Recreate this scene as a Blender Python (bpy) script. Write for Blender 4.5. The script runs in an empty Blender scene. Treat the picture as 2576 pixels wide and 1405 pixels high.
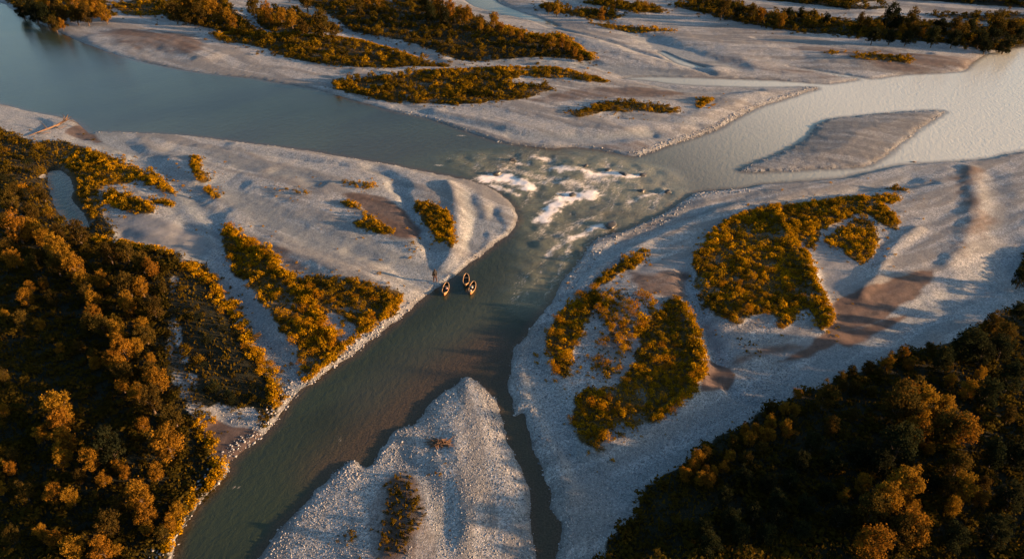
import bpy, bmesh, math, random
import numpy as np
from mathutils import Vector, Matrix
PI = math.pi
rng = np.random.default_rng(7); random.seed(7)
scene = bpy.context.scene
COL = scene.collection

# ------------------------------------------------------------------ camera model (metres; drone 50 m above the water)
CAM_H = 50.0; PITCH = math.radians(35.0); FPX = 2576 * 24 / 36.0
cp, sp = math.cos(PITCH), math.sin(PITCH)
def ground(uv, z=0.0):
    """photo point (in a 2576 x 1405 frame) -> place on the level z"""
    a = np.atleast_2d(np.asarray(uv, float))
    sx = (a[:, 0] - 1288.0) / FPX; sy = (702.5 - a[:, 1]) / FPX
    dz = -sp + sy * cp; dy = cp + sy * sp
    t = (z - CAM_H) / dz
    return np.stack([sx * t, dy * t], 1)
def g1(u, v, z=0.0):
    p = ground([[u, v]], z)[0]; return float(p[0]), float(p[1])
def depth_at(x, y, z=0.0):
    return y * cp + (CAM_H - z) * sp
def photo(x, y, z=0.0):
    d = depth_at(x, y, z)
    return 1288 + FPX * x / d, 702.5 - FPX * (y * sp - (CAM_H - z) * cp) / d

# ------------------------------------------------------------------ noise
def _hash(ix, iy, seed):
    h = (ix.astype(np.int64) * 374761393 + iy.astype(np.int64) * 668265263 + seed * 974711) & 0xffffffff
    h = ((h ^ (h >> 13)) * 1274126177) & 0xffffffff
    h = (h ^ (h >> 16)) & 0xffff
    return h / 65535.0
def vnoise(x, y, seed=0):
    x = np.asarray(x, float); y = np.asarray(y, float)
    ix = np.floor(x); iy = np.floor(y); fx = x - ix; fy = y - iy
    fx = fx * fx * fx * (fx * (fx * 6 - 15) + 10); fy = fy * fy * fy * (fy * (fy * 6 - 15) + 10)
    a = _hash(ix, iy, seed); b = _hash(ix + 1, iy, seed); c = _hash(ix, iy + 1, seed); d = _hash(ix + 1, iy + 1, seed)
    return (a + (b - a) * fx) * (1 - fy) + (c + (d - c) * fx) * fy
def fbm(x, y, seed=0, oct=4):
    s = 0; a = .5; tot = 0
    for i in range(oct):
        s = s + a * vnoise(x * 2 ** i + 17.3 * i, y * 2 ** i - 9.1 * i, seed + i); tot += a; a *= .5
    return s / tot - .5

# ------------------------------------------------------------------ outlines (photo frame 2576 x 1405)
LAND = {}
LAND['A'] = [(0,262),(60,277),(130,291),(165,298),(185,303),(200,315),(213,326),(228,338),(240,334),(262,332),(330,334),(420,338),(520,347),(620,360),(720,372),(820,387),
 (900,401),(980,414),(1040,426),(1080,434),(1120,442),(1180,455),(1228,470),(1262,490),(1285,510),(1300,540),(1296,565),(1275,592),(1240,618),(1200,650),
 (1160,680),(1120,712),(1080,737),(1030,778),(980,820),(930,857),(880,897),(828,930),(795,957),(764,974),(730,1011),(693,1058),(647,1106),(575,1163),(571,1190),
 (524,1244),(500,1268),(463,1315),(443,1352),(428,1403),(400,1480),(300,1750),(-900,1800),(-1500,1200),(-1500,300),(-1500,60),(-300,195)]
LAND['B'] = [(1174,947),(1218,977),(1248,1011),(1265,1072),(1282,1123),(1306,1163),(1326,1210),(1331,1254),(1333,1302),(1343,1352),(1350,1403),(1362,1480),(1375,1750),
 (480,1750),(600,1480),(656,1400),(683,1356),(723,1305),(764,1268),(811,1217),(862,1172),(893,1160),(921,1178),(948,1150),(968,1119),(995,1082),(1042,1069),(1056,1048),(1086,1008),(1110,991),(1147,970)]
LAND['C'] = [(2576,382),(2483,400),(2348,411),(2264,417),(2179,436),(2112,450),(2010,458),(1909,466),(1875,474),(1787,481),(1735,493),(1700,517),(1657,543),(1610,565),(1563,582),(1515,596),(1490,610),
 (1461,651),(1428,690),(1407,724),(1387,761),(1367,785),(1343,818),(1319,852),(1291,880),(1286,930),(1278,964),(1286,998),(1296,1045),(1316,1041),(1326,1075),(1340,1119),(1353,1153),
 (1367,1187),(1384,1241),(1390,1281),(1411,1322),(1407,1352),(1400,1403),(1402,1480),(1410,1750),(3600,1800),(4300,900),(4300,200),(3400,300),(2900,345)]
LAND['D'] = [(0,7),(34,27),(78,51),(135,73),(186,98),(237,118),(287,135),(338,150),(406,166),(483,179),(558,189),(629,196),(710,210),(788,223),(838,237),(921,260),(988,279),
 (1073,297),(1123,313),(1191,336),(1259,357),(1309,365),(1380,373),(1441,370),(1495,375),(1546,385),(1597,393),(1630,385),(1681,367),(1740,348),(1807,324),(1858,294),(1916,267),(1960,254),(2010,238),
 (2058,222),(2010,220),(1909,221),(1807,219),(1706,214),(1630,205),(1560,198),(1620,193),(1706,194),(1858,199),(1976,204),(2071,211),(2112,208),(2156,200),(2112,193),(2074,184),(2030,176),(1985,168),
 (2035,174),(2078,181),(2129,189),(2179,197),(2213,197),(2247,191),(2314,186),(2382,183),(2426,177),(2446,159),(2466,145),(2487,135),(2530,127),(2576,118),(2800,100),(3500,60),(5000,0),(5000,-470),(-2500,-470),(-2500,-250),(-600,-130),(-200,-45)]
LAND['G'] = [(1861,431),(1895,411),(1943,394),(1993,370),(2030,348),(2047,324),(2061,311),(2088,301),(2145,294),(2213,287),(2281,282),(2374,279),(2348,301),(2308,328),(2274,355),(2240,382),(2213,402),(2186,416),(2145,422),(2044,426),(1943,431)]
PONDS = [[(118,440),(140,428),(165,436),(185,465),(182,500),(205,530),(225,568),(190,575),(150,540),(130,500)],
 [(1148,-30),(1240,-30),(1246,2),(1300,27),(1358,46),(1408,68),(1353,56),(1290,42),(1230,28),(1180,10)],
 [(1651,131),(1672,132),(1700,145),(1740,160),(1778,173),(1740,171),(1700,160),(1675,145)]]

VEG = []   # name, outline, spacing m, radius range m, density, low/high noise
def veg(name, where, poly, sp_, r, dens, tone=0.5): VEG.append((name, where, poly, sp_, r, dens, tone))
veg('V2','beside the top left trees',[(290,18),(380,6),(430,18),(400,45),(330,45),(300,35)],1.7,(.6,1.1),.6)
veg('V3','under the tree mound at the top left',[(400,30),(440,8),(470,-4),(560,-4),(590,35),(640,75),(655,95),(600,98),(540,85),(480,70),(430,60)],1.6,(.7,1.2),.9,.15)
veg('V4','on the small green mound at the top',[(645,40),(665,28),(720,32),(780,50),(850,75),(840,88),(760,92),(700,88),(660,72)],1.6,(.7,1.2),.9,.35)
veg('V5','on the long spindle island at the top',[(545,97),(640,94),(760,99),(870,106),(950,125),(1050,158),(1130,172),(1110,178),(1030,178),(950,182),(860,176),(780,165),(700,150),(680,135),(620,122),(560,112)],1.4,(.6,1.1),.85,.32)
veg('V6','on the big wedge island at the top',[(690,-10),(830,-10),(960,10),(1040,5),(1120,25),(1180,45),(1250,75),(1310,95),(1340,105),(1400,100),(1430,115),(1465,140),(1490,158),(1400,157),(1300,155),(1200,156),(1130,150),(1040,120),(930,95),(880,80),(850,60),(780,20)],1.6,(.6,1.15),.7,.08)
veg('V7','on the island above the rapids',[(835,215),(900,205),(1000,200),(1060,193),(1150,190),(1230,187),(1290,192),(1310,207),(1270,215),(1330,225),(1400,235),(1360,245),(1320,260),(1260,265),(1180,272),(1100,270),(1030,265),(980,262),(930,250),(860,232)],1.1,(.45,.95),.85,.42)
veg('V7b','on the thin spit above the rapids',[(1200,186),(1320,182),(1400,184),(1470,199),(1530,214),(1480,215),(1420,207),(1340,205),(1280,197)],1.1,(.4,.8),.9,.8)
veg('V8','on the low bar above the rapids',[(1430,290),(1480,285),(1500,275),(1560,268),(1650,272),(1700,285),(1705,295),(1650,295),(1590,293),(1540,292),(1500,297),(1450,307)],.9,(.4,.75),.85,.6)
veg('V9','at the tip of the bar right of the rapids',[(1755,262),(1780,257),(1790,262),(1775,275),(1762,283),(1752,278)],.8,(.4,.7),.9,.9)
veg('V10','on the far top strip',[(1355,25),(1385,14),(1410,20),(1440,32),(1500,32),(1560,50),(1540,57),(1470,52),(1400,38)],1.6,(.7,1.3),.85,.4)
veg('V11','on the far top ridge',[(1465,15),(1520,8),(1580,16),(1640,22),(1670,38),(1640,42),(1570,35),(1500,22)],1.6,(.7,1.3),.85,.4)
veg('V12','on the thin grassy strip at the top',[(1480,62),(1540,68),(1620,80),(1700,87),(1640,90),(1560,85),(1500,73)],1.2,(.4,.7),.9,.8)
veg('V13','in the far right tree belt',[(1700,22),(1790,5),(1850,20),(1930,40),(2010,40),(2080,55),(2150,65),(2240,55),(2360,68),(2450,75),(2576,65),(2750,60),(2750,120),(2576,123),(2500,130),(2400,118),(2300,113),(2200,106),(2100,96),(2000,90),(1900,73),(1830,58),(1760,40)],1.8,(.8,1.4),.85,.1)
veg('V14','on the far right gravel bar',[(2133,158),(2160,152),(2175,145),(2200,150),(2240,150),(2290,160),(2285,168),(2230,166),(2180,164)],1.0,(.5,.8),.9,.7)
veg('V14b','on the far right gravel bar',[(2080,146),(2095,142),(2105,147),(2090,150)],1.0,(.5,.8),.9,.7)
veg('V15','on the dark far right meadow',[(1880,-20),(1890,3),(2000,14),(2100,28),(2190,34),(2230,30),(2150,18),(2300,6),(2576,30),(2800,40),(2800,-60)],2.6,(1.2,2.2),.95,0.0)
veg('V16','beside the far right meadow',[(2330,48),(2400,55),(2450,62),(2576,68),(2700,60),(2700,45),(2500,50),(2400,45)],2.0,(.8,1.4),.8,.05)
veg('A1','beside the small pond on the left',[(140,388),(210,385),(300,408),(360,430),(345,455),(320,470),(260,480),(255,545),(228,550),(215,520),(195,495),(190,460),(160,425)],.8,(.35,.7),.8,.75)
veg('A1f','in the dark grass around the small pond',[(95,372),(205,380),(238,470),(262,552),(290,585),(280,610),(230,612),(95,580),(85,520),(112,430)],1.3,(.35,.7),.38,.08)
veg('A1b','above the pale channel on the left bar',[(350,445),(400,450),(440,490),(438,502),(400,480),(360,468)],.8,(.4,.7),.95,.85)
veg('A1c','on the sandy shelf left of the channel',[(262,495),(300,492),(350,508),(392,530),(390,546),(340,545),(290,530),(265,520)],.8,(.4,.75),.95,.7)
veg('A1e','on the sandy shelf left of the channel',[(370,504),(400,507),(446,520),(440,530),(400,522)],.8,(.35,.6),.9,.7)
veg('A1d','along the left edge below the driftwood',[(-200,330),(0,335),(60,352),(110,378),(135,395),(110,430),(125,500),(150,545),(100,560),(0,540),(-200,520)],1.25,(.5,1.0),.6,.25)
veg('A2','in the small column on the left bar',[(480,405),(500,405),(515,440),(522,462),(505,466),(488,440)],.62,(.3,.55),1,.95)
veg('A2b','below the small bush column on the left bar',[(515,480),(528,478),(555,503),(550,510),(530,502)],.62,(.3,.5),1,.9)
veg('A3','on the open gravel of the left bar',[(685,480),(740,480),(782,498),(775,504),(730,492),(690,488)],.7,(.25,.45),.7,.8)
veg('A3b','on the open gravel of the left bar',[(862,466),(880,470),(930,466),(950,470),(948,488),(910,488),(870,478)],.7,(.25,.5),.8,.8)
veg('A4','in the hooked strip by the brown silt',[(866,520),(900,526),(925,552),(960,572),(992,598),(960,602),(910,588),(888,570),(918,562),(905,540),(870,532)],.62,(.3,.55),1,.9)
veg('A5','in the crescent patch near the bar tip',[(1042,527),(1080,524),(1120,540),(1135,570),(1140,600),(1135,632),(1122,618),(1100,622),(1085,590),(1060,555)],.62,(.3,.55),1,.85)
veg('A6','on the open gravel near the person',[(1018,622),(1035,620),(1050,632),(1045,640),(1028,632)],.6,(.25,.4),.9,.7)
veg('A7','in the golden thicket left of the river',[(560,575),(600,592),(650,622),(700,662),(722,700),(800,710),(900,722),(970,738),(1015,752),(995,790),(945,825),(900,850),(885,815),(840,800),(815,815),(835,850),(862,872),(840,905),(805,935),(775,965),(755,945),(748,900),(722,850),(680,800),(640,750),(600,700),(575,650)],.8,(.35,.72),.88,.78)
veg('A8','in the dark wedge left of the pale channel',[(450,690),(500,670),(545,720),(590,790),(630,860),(660,920),(690,970),(705,1010),(698,1050),(660,1075),(640,1040),(560,1030),(520,1035),(500,980),(465,900),(445,800)],1.05,(.4,.8),.45,.05)
veg('A89','on the dark strip beside the lower left wood',[(440,650),(462,680),(452,800),(470,900),(505,985),(522,1040),(505,1062),(470,1000),(436,940),(425,860)],1.3,(.35,.6),.3,.05)
veg('V1','under the top left corner grove',[(25,-20),(255,-20),(270,20),(286,50),(240,53),(165,50),(158,70),(138,73),(95,52),(50,28)],1.9,(.9,1.5),.95,.3)
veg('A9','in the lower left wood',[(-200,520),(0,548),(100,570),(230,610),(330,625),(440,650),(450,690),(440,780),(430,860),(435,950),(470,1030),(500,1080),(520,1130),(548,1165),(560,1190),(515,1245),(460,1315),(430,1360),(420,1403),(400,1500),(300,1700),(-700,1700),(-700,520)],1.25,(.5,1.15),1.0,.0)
veg('C1','in the arc along the right bar',[(1380,880),(1385,840),(1400,800),(1450,750),(1500,722),(1512,760),(1490,800),(1470,850),(1450,900),(1432,962),(1405,955),(1385,920)],.85,(.4,.75),.9,.8)
veg('C1a','in the upper horn of the right bar thicket',[(1500,706),(1560,668),(1600,640),(1630,642),(1605,678),(1560,700),(1510,722)],.75,(.35,.6),.9,.75)
veg('C1b','among the scattered clumps of the right bar',[(1500,755),(1600,745),(1660,790),(1620,830),(1590,880),(1560,940),(1510,975),(1490,960),(1495,900),(1530,840),(1495,800)],.85,(.4,.8),1.0,.8)
veg('C1c','in the big lower thicket of the right bar',[(1425,1045),(1480,985),(1500,990),(1560,975),(1600,900),(1600,850),(1625,820),(1680,770),(1720,778),(1750,850),(1765,920),(1750,990),(1700,1040),(1640,1075),(1590,1098),(1555,1080),(1500,1145),(1470,1120),(1440,1090)],.72,(.3,.64),.85,.82)
veg('C1d','at the lower tip of the right bar thicket',[(1490,1095),(1560,1085),(1575,1100),(1550,1140),(1500,1145)],1.2,(.3,.6),.5,.8)
veg('C2','on the round thicket of the right bar',[(1745,645),(1780,612),(1850,560),(1952,533),(1958,560),(1985,605),(2016,642),(2036,690),(2046,735),(2068,772),(2080,815),(2070,848),(2048,846),(2032,790),(2018,800),(1990,822),(1958,842),(1930,815),(1890,812),(1853,832),(1815,812),(1788,800),(1760,760),(1745,700)],.72,(.3,.66),.9,.85)
veg('C2b','on the upper wedge of the right bar thicket',[(1960,533),(2050,520),(2150,508),(2200,517),(2242,560),(2256,587),(2245,594),(2205,568),(2170,552),(2120,570),(2062,597),(2042,642),(2010,626),(1970,575)],.62,(.3,.62),1.0,.85)
veg('C2c','on the right lobe of the right bar thicket',[(2073,628),(2075,610),(2110,590),(2140,563),(2182,570),(2202,610),(2196,650),(2170,684),(2140,670),(2112,642)],.72,(.3,.62),.85,.85)
veg('C4','on the gravel above the right thicket',[(2215,478),(2245,474),(2280,484),(2275,492),(2240,486)],.8,(.3,.5),.8,.8)
veg('C4b','on the gravel above the right thicket',[(2190,505),(2230,500),(2265,510),(2250,526),(2215,520)],.8,(.3,.5),.8,.8)
veg('C5','on the white gravel below the round thicket',[(1840,880),(1870,870),(1900,900),(1880,910)],1.2,(.25,.45),.6,.4)
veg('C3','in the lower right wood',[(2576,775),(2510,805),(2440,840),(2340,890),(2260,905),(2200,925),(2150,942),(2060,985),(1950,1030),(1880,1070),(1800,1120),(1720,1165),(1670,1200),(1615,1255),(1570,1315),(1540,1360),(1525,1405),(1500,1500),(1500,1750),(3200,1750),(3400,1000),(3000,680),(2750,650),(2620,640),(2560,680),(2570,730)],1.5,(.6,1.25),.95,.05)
veg('B1','in the scrub patch on the near bar',[(975,1215),(1030,1205),(1060,1260),(1072,1320),(1040,1360),(1010,1405),(960,1410),(955,1340),(970,1270)],.9,(.2,.42),.55,.12)
veg('B2','at the lower left of the near bar',[(850,1350),(890,1340),(900,1370),(860,1390)],.8,(.25,.4),.7,.4)
veg('B3','on the near bar',[(1100,1185),(1115,1185),(1118,1208),(1104,1206)],.7,(.2,.32),.8,.7)

SAND = [([(240,85),(330,80),(430,88),(500,95),(520,130),(480,145),(400,135),(300,115)],.7,2.0),
 ([(860,505),(930,500),(985,515),(1040,560),(1060,600),(1010,610),(960,580),(930,555),(905,535)],.85,.6),
 ([(1590,700),(1640,700),(1730,690),(1730,730),(1720,770),(1660,760),(1600,740)],.8,.8),
 ([(1768,925),(1800,918),(1845,960),(1842,980),(1800,995),(1758,1005),(1765,970)],1.0,.3),
 ([(2088,776),(2213,731),(2338,694),(2330,731),(2240,795),(2153,838),(2038,901),(1938,925),(2028,891),(2073,850)],1.1,.6),
 ([(2110,850),(2200,822),(2270,797),(2278,808),(2220,838),(2130,880)],.9,.4),
 ([(2400,440),(2440,425),(2470,440),(2450,500),(2490,560),(2470,600),(2430,630),(2395,650),(2380,640),(2410,590),(2415,520),(2400,480)],.6,1.8),
 ([(505,1075),(540,1060),(590,1075),(640,1085),(655,1103),(600,1150),(575,1166),(548,1155),(522,1125)],1.3,.35),
 ([(1340,262),(1400,245),(1500,228),(1600,228),(1700,236),(1715,250),(1600,256),(1500,258),(1400,268)],.6,1.2),
 ([(1960,130),(2100,125),(2300,140),(2480,150),(2440,175),(2380,180),(2250,185),(2150,160),(2050,145)],.6,2.0),
 ([(1780,140),(1900,160),(2030,180),(2100,196),(2060,200),(1950,190),(1850,170)],.5,2.0),
 ([(1030,1330),(1070,1300),(1095,1350),(1100,1400),(1080,1440),(1030,1420)],.5,.5),
 ([(955,1210),(1040,1200),(1075,1290),(1070,1340),(1010,1420),(940,1420),(930,1330)],.65,.6),
 ([(170,328),(205,318),(245,345),(255,360),(215,355),(170,340)],.9,.5),
 ([(690,640),(740,655),(760,690),(720,695)],.6,.6),
 ([(1560,590),(1650,560),(1740,545),(1760,560),(1660,590),(1560,625)],.45,1.2),
 ([(1840,915),(1950,880),(2020,885),(1960,905),(1900,915),(1850,930)],.7,.6),
 ([(1500,372),(1580,360),(1640,372),(1600,392),(1550,384)],.5,1.0)]
SILT = [([(285,560),(400,560),(500,600),(520,640),(480,645),(400,625),(320,600),(290,580)],1.0,.6),
 ([(815,812),(845,800),(885,815),(880,850),(850,862),(830,845)],.8,.5),
 ([(1600,690),(1680,660),(1740,665),(1735,700),(1660,710),(1610,720)],.7,.6),
 ([(1780,830),(1850,850),(1900,880),(1900,905),(1830,900),(1790,880)],.8,.6),
 ([(1480,900),(1560,860),(1600,930),(1560,970),(1500,960)],.8,.6),
 ([(520,1030),(600,1040),(650,1060),(650,1090),(590,1080),(520,1065)],.8,.5),
 ([(2040,600),(2090,590),(2100,640),(2150,680),(2170,760),(2100,770),(2060,700)],.7,.8),
 ([(1890,905),(1960,880),(2040,865),(2020,890),(1940,915)],.8,.5),
 ([(440,900),(470,960),(500,1040),(520,1060),(500,1070),(470,1010),(440,940)],.35,.5)]
# relief strokes: photo polyline, width m, height m  (ridges > 0, old channels < 0)
RELIEF = [([(1250,5),(1330,45),(1420,85),(1560,120),(1700,165),(1790,190)],.9,-.35), ([(880,152),(1000,165),(1130,178),(1300,168),(1450,176)],.9,-.3), ([(1900,105),(2050,118),(2200,135),(2330,140)],1.0,-.3),
 ([(430,365),(620,385),(820,415),(980,445)],.5,-.2), ([(1330,860),(1400,790),(1480,730),(1560,660)],.5,-.2), ([(1840,610),(1900,560),(2060,505),(2200,480),(2350,470)],.5,-.18), ([(1830,985),(1850,1010),(1890,1020)],.5,-.35), ([(1400,1090),(1430,1140),(1460,1190)],.5,-.35), ([(1900,310),(1950,290),(2000,262)],.5,-.2),
 ([(700,440),(760,450),(800,470)],1.6,-.3), ([(940,430),(980,450),(1010,480)],1.4,-.3), ([(1180,500),(1200,560),(1190,620)],1.3,-.3), ([(1240,530),(1250,580)],.9,-.25), ([(300,600),(400,628),(500,640)],1.3,-.4), ([(880,640),(960,665),(1040,700)],1.2,-.25), ([(1450,150),(1700,230),(1900,230)],1.6,-.3), ([(1300,345),(1500,355),(1640,345)],1.3,-.35), ([(1900,560),(2100,500),(2300,460)],1.6,-.25), ([(1560,300),(1750,320)],1.2,-.2),
 ([(250,338),(330,390),(420,470),(500,560),(550,640),(560,680)],3.2,-.55),
 ([(560,690),(600,770),(660,870),(720,960),(750,975)],1.8,-.6),
 ([(1000,470),(1030,540),(1060,600),(1090,650)],1.0,-.4),
 ([(560,470),(700,560),(850,620),(1000,650),(1060,690)],3.2,-.35),
 ([(440,380),(560,410),(640,430)],2.5,-.25),
 ([(1130,470),(1150,540),(1150,620),(1110,680)],1.1,.28),
 ([(600,370),(800,400),(1000,440),(1100,460),(1200,520)],2.2,.28),
 ([(300,350),(420,400),(500,460)],1.2,.2),
 ([(700,640),(850,690),(960,720),(1030,735)],1.3,.3),
 ([(380,440),(460,520),(520,600),(530,640)],1.3,.38),
 ([(100,370),(200,375),(320,400)],1.2,.3),
 ([(1730,700),(1750,780),(1775,860),(1800,915)],1.2,-.5),
 ([(1330,900),(1360,1000),(1430,1120),(1480,1190)],1.8,-.3),
 ([(1300,900),(1320,1000),(1370,1100),(1420,1250)],1.4,.3),
 ([(1390,780),(1450,700),(1520,640),(1640,580),(1760,540)],1.2,-.3),
 ([(1410,790),(1480,700),(1560,650),(1680,590),(1800,540),(1950,515)],1.0,.2),
 ([(2576,650),(2400,770),(2250,840),(2050,930),(1900,1010),(1700,1120),(1560,1250)],2.6,-.4),
 ([(2300,590),(2240,640),(2190,720),(2160,760)],.9,.3),
 ([(2440,430),(2450,520),(2430,600),(2380,680)],1.4,.28),
 ([(2480,450),(2520,560),(2500,660)],2.6,-.18),
 ([(540,1090),(580,1120),(600,1135)],1.6,-.45),
 ([(1450,1150),(1600,1110),(1720,1050),(1780,990)],1.0,.35),
 ([(1945,535),(1955,580),(1975,620),(2005,660),(2030,700),(2045,740),(2065,790),(2080,830)],.8,.5),
 ([(1700,775),(1735,820),(1758,880),(1765,930),(1750,985),(1700,1035)],.8,.4),
 ([(1190,980),(1200,1060),(1230,1150),(1280,1250),(1300,1320)],1.6,.16),
 ([(1130,1040),(1150,1130),(1190,1250),(1170,1350)],1.4,.12),
 ([(1000,1150),(1050,1180),(1110,1260),(1120,1350)],1.4,-.2),
 ([(1380,5),(1500,50),(1700,130),(1850,170)],3.0,-.4),
 ([(1150,150),(1300,165),(1500,170),(1700,195)],2.2,-.5),
 ([(850,75),(950,110),(1100,160)],2.2,-.5),
 ([(620,30),(640,60),(680,85),(760,95)],1.8,-.5),
 ([(1260,110),(1400,90),(1600,150),(1800,180)],3.5,.5),
 ([(900,190),(1100,183),(1300,178)],1.8,.35),
 ([(1100,290),(1300,330),(1500,340),(1700,320),(1900,240)],2.6,.35),
 ([(1000,275),(1200,320),(1350,355)],1.2,-.25),
 ([(250,100),(400,120),(520,150)],3.5,.4),
 ([(2120,60),(2300,25),(2576,50)],4.0,.4),
 ([(1700,110),(1900,130),(2150,160),(2400,160)],3.5,.4)]

# ------------------------------------------------------------------ grid
def axis(segs):
    out = [segs[0][0]]
    for a, b, s0, s1 in segs:
        x = a
        while x < b - 1e-6:
            f = (x - a) / (b - a); x += s0 + (s1 - s0) * f; out.append(min(x, b))
    return np.unique(np.round(out, 4))
xs_p = axis([(0, 45, .33, .36), (45, 170, .36, .9), (170, 320, 1.2, 6), (320, 2600, 8, 300)])
xs = np.concatenate([-xs_p[:0:-1], xs_p])
ys = axis([(-400, -20, 60, 10), (-20, 26, 5, .6), (26, 75, .28, .33), (75, 240, .33, 1.0), (240, 420, 1.2, 8), (420, 3600, 10, 350)])
NX, NY = len(xs), len(ys)
GX, GY = np.meshgrid(xs, ys)
print('grid', NX, NY, NX * NY)

def dens(pts, closed=True, n=4):
    """Catmull-Rom through the outline"""
    p = np.asarray(pts, float); N = len(p); out = []
    rngi = range(N) if closed else range(N - 1)
    for i in rngi:
        if closed: a, b, c, d = p[i - 1], p[i], p[(i + 1) % N], p[(i + 2) % N]
        else: a, b, c, d = p[max(i - 1, 0)], p[i], p[i + 1], p[min(i + 2, N - 1)]
        L = np.linalg.norm(c - b); k = 1 if L > 260 else n
        for t in np.arange(k) / k:
            q = .5 * ((2 * b) + (-a + c) * t + (2 * a - 5 * b + 4 * c - d) * t * t + (-a + 3 * b - 3 * c + d) * t ** 3)
            if L > 260: q = b
            out.append(q)
    if not closed: out.append(p[-1])
    return np.array(out)
def sdf(X, Y, w, margin=12.0):
    """signed distance to a closed outline w (world), positive inside, clipped at -margin outside its box"""
    res = np.full(X.shape, -margin)
    m = (X > w[:, 0].min() - margin) & (X < w[:, 0].max() + margin) & (Y > w[:, 1].min() - margin) & (Y < w[:, 1].max() + margin)
    x = X[m]; y = Y[m]
    d2 = np.full(x.shape, 1e12); ins = np.zeros(x.shape, bool)
    a = w; b = np.roll(w, -1, 0)
    for (ax, ay), (bx, by) in zip(a, b):
        ex, ey = bx - ax, by - ay; L = ex * ex + ey * ey + 1e-12
        t = np.clip(((x - ax) * ex + (y - ay) * ey) / L, 0, 1)
        d2 = np.minimum(d2, (x - ax - t * ex) ** 2 + (y - ay - t * ey) ** 2)
        if ay != by:
            c = ((ay > y) != (by > y)) & (x < (bx - ax) * (y - ay) / (by - ay) + ax)
            ins ^= c
    d = np.sqrt(d2); res[m] = np.where(ins, d, -d)
    return np.maximum(res, -margin)
def dline(X, Y, w, margin):
    res = np.full(X.shape, 1e3)
    m = (X > w[:, 0].min() - margin) & (X < w[:, 0].max() + margin) & (Y > w[:, 1].min() - margin) & (Y < w[:, 1].max() + margin)
    x = X[m]; y = Y[m]; d2 = np.full(x.shape, 1e6)
    for (ax, ay), (bx, by) in zip(w[:-1], w[1:]):
        ex, ey = bx - ax, by - ay; L = ex * ex + ey * ey + 1e-12
        t = np.clip(((x - ax) * ex + (y - ay) * ey) / L, 0, 1)
        d2 = np.minimum(d2, (x - ax - t * ex) ** 2 + (y - ay - t * ey) ** 2)
    res[m] = np.sqrt(d2); return res
def sm(a, b, x):
    t = np.clip((x - a) / (b - a), 0, 1); return t * t * (3 - 2 * t)

WOUT = {k: ground(dens(v)) for k, v in LAND.items()}
LS = np.full(GX.shape, -12.0)
LK = {}
for k, w in WOUT.items():
    LK[k] = sdf(GX, GY, w); LS = np.maximum(LS, LK[k])
for p in PONDS: LS = np.minimum(LS, -sdf(GX, GY, ground(dens(p))))
far = np.hypot(GX, GY - 100) > 700
LS = np.where(far, 12.0, LS)
LS = LS + fbm(GX * .9, GY * .9, 3, 3) * .55 + sm(-2, 1, LK['G']) * fbm(GX * 1.5, GY * 1.5, 8, 3) * 1.3 + fbm(GX * .12, GY * .12, 5, 2) * .5 * sm(1, 6, np.abs(LS))
VM = np.zeros(GX.shape); VF = {}
for (n, wh, poly, s_, r, dn, tone) in VEG:
    w = ground(dens(poly)); d = sdf(GX, GY, w, 5.0) + fbm(GX * .5, GY * .5, 31, 3) * 1.6
    k = {'B1': .45, 'B2': .3, 'B3': .2, 'A3': .25, 'A3b': .3, 'C1b': .42, 'C1d': .3, 'C5': .3, 'A6': .3, 'A89': .6}.get(n, 1.0)
    VM = np.maximum(VM, sm(-.35, .5, d) * k)
HOLE = fbm(GX * .33, GY * .42, 231, 3)
isw = np.zeros(GX.shape)
for (n, wh, poly, s_, r, dn, tone) in VEG:
    if n in ('A9', 'C3', 'V13', 'V15', 'A1d', 'A5', 'A8', 'A2', 'A4'): isw = np.maximum(isw, sm(-3, 0, sdf(GX, GY, ground(dens(poly)), 4.0)))
VM = VM * (1 - .38 * (1 - isw) * sm(.10, .2, HOLE))
SA = np.zeros(GX.shape); SI = np.zeros(GX.shape)
for lst, T in ((SAND, SA), (SILT, SI)):
    for poly, k, soft in lst:
        d = sdf(GX, GY, ground(dens(poly)), 6.0) + fbm(GX * .35, GY * .6, 41, 4) * 2.2 * soft
        np.maximum(T, sm(-soft, soft, d) * k, out=T)
H = .16 * sm(0, .5, LS) + .35 * (1 - np.exp(-np.maximum(LS, 0) / 3.0)) + .35 * sm(2, 12, LS)
# streamlined relief: long low bars along the flow (world direction of the braid plain, running right-far to left-near)
ca, sa = math.cos(math.radians(32)), math.sin(math.radians(32))
FU, FV = GX * ca + GY * sa, -GX * sa + GY * ca
wu = FU + 6 * fbm(GX * .04, GY * .04, 11, 2); wv = FV + 8 * fbm(GX * .05, GY * .05, 12, 2)
def along(deg, fu, fv, seed, oc=4, warp=6.0):
    a = math.radians(deg); wx = GX + warp * fbm(GX * .045, GY * .045, seed + 50, 2); wy = GY + warp * fbm(GX * .045, GY * .045, seed + 60, 2)
    return fbm((wx * math.cos(a) + wy * math.sin(a)) * fu, (-wx * math.sin(a) + wy * math.cos(a)) * fv, seed, oc)
mC = sm(-2, 0, LK['C']); mB = sm(-1, 0, LK['B']); mD2 = sm(10, 50, GX) * sm(100, 130, GY); mA = (1 - mC) * (1 - mB) * (1 - mD2); mD2 = mD2 * (1 - mC)
def flowfield(fu, fv, seed, oc=4):
    return mC * along(28, fu, fv, seed, oc) + mB * along(-78, fu, fv, seed + 1, oc) + mD2 * along(-12, fu, fv, seed + 2, oc) + mA * along(-33, fu, fv, seed + 3, oc)
BAND = flowfield(.035, .22, 410); STREAK = flowfield(.10, .9, 420, 3)
H = H + sm(.5, 4, LS) * (BAND * (.52 - .35 * mB) + STREAK * .07 + fbm(GX * .45, GY * .45, 22, 3) * .10)
COOL_SHADE = np.zeros(GX.shape)
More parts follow.
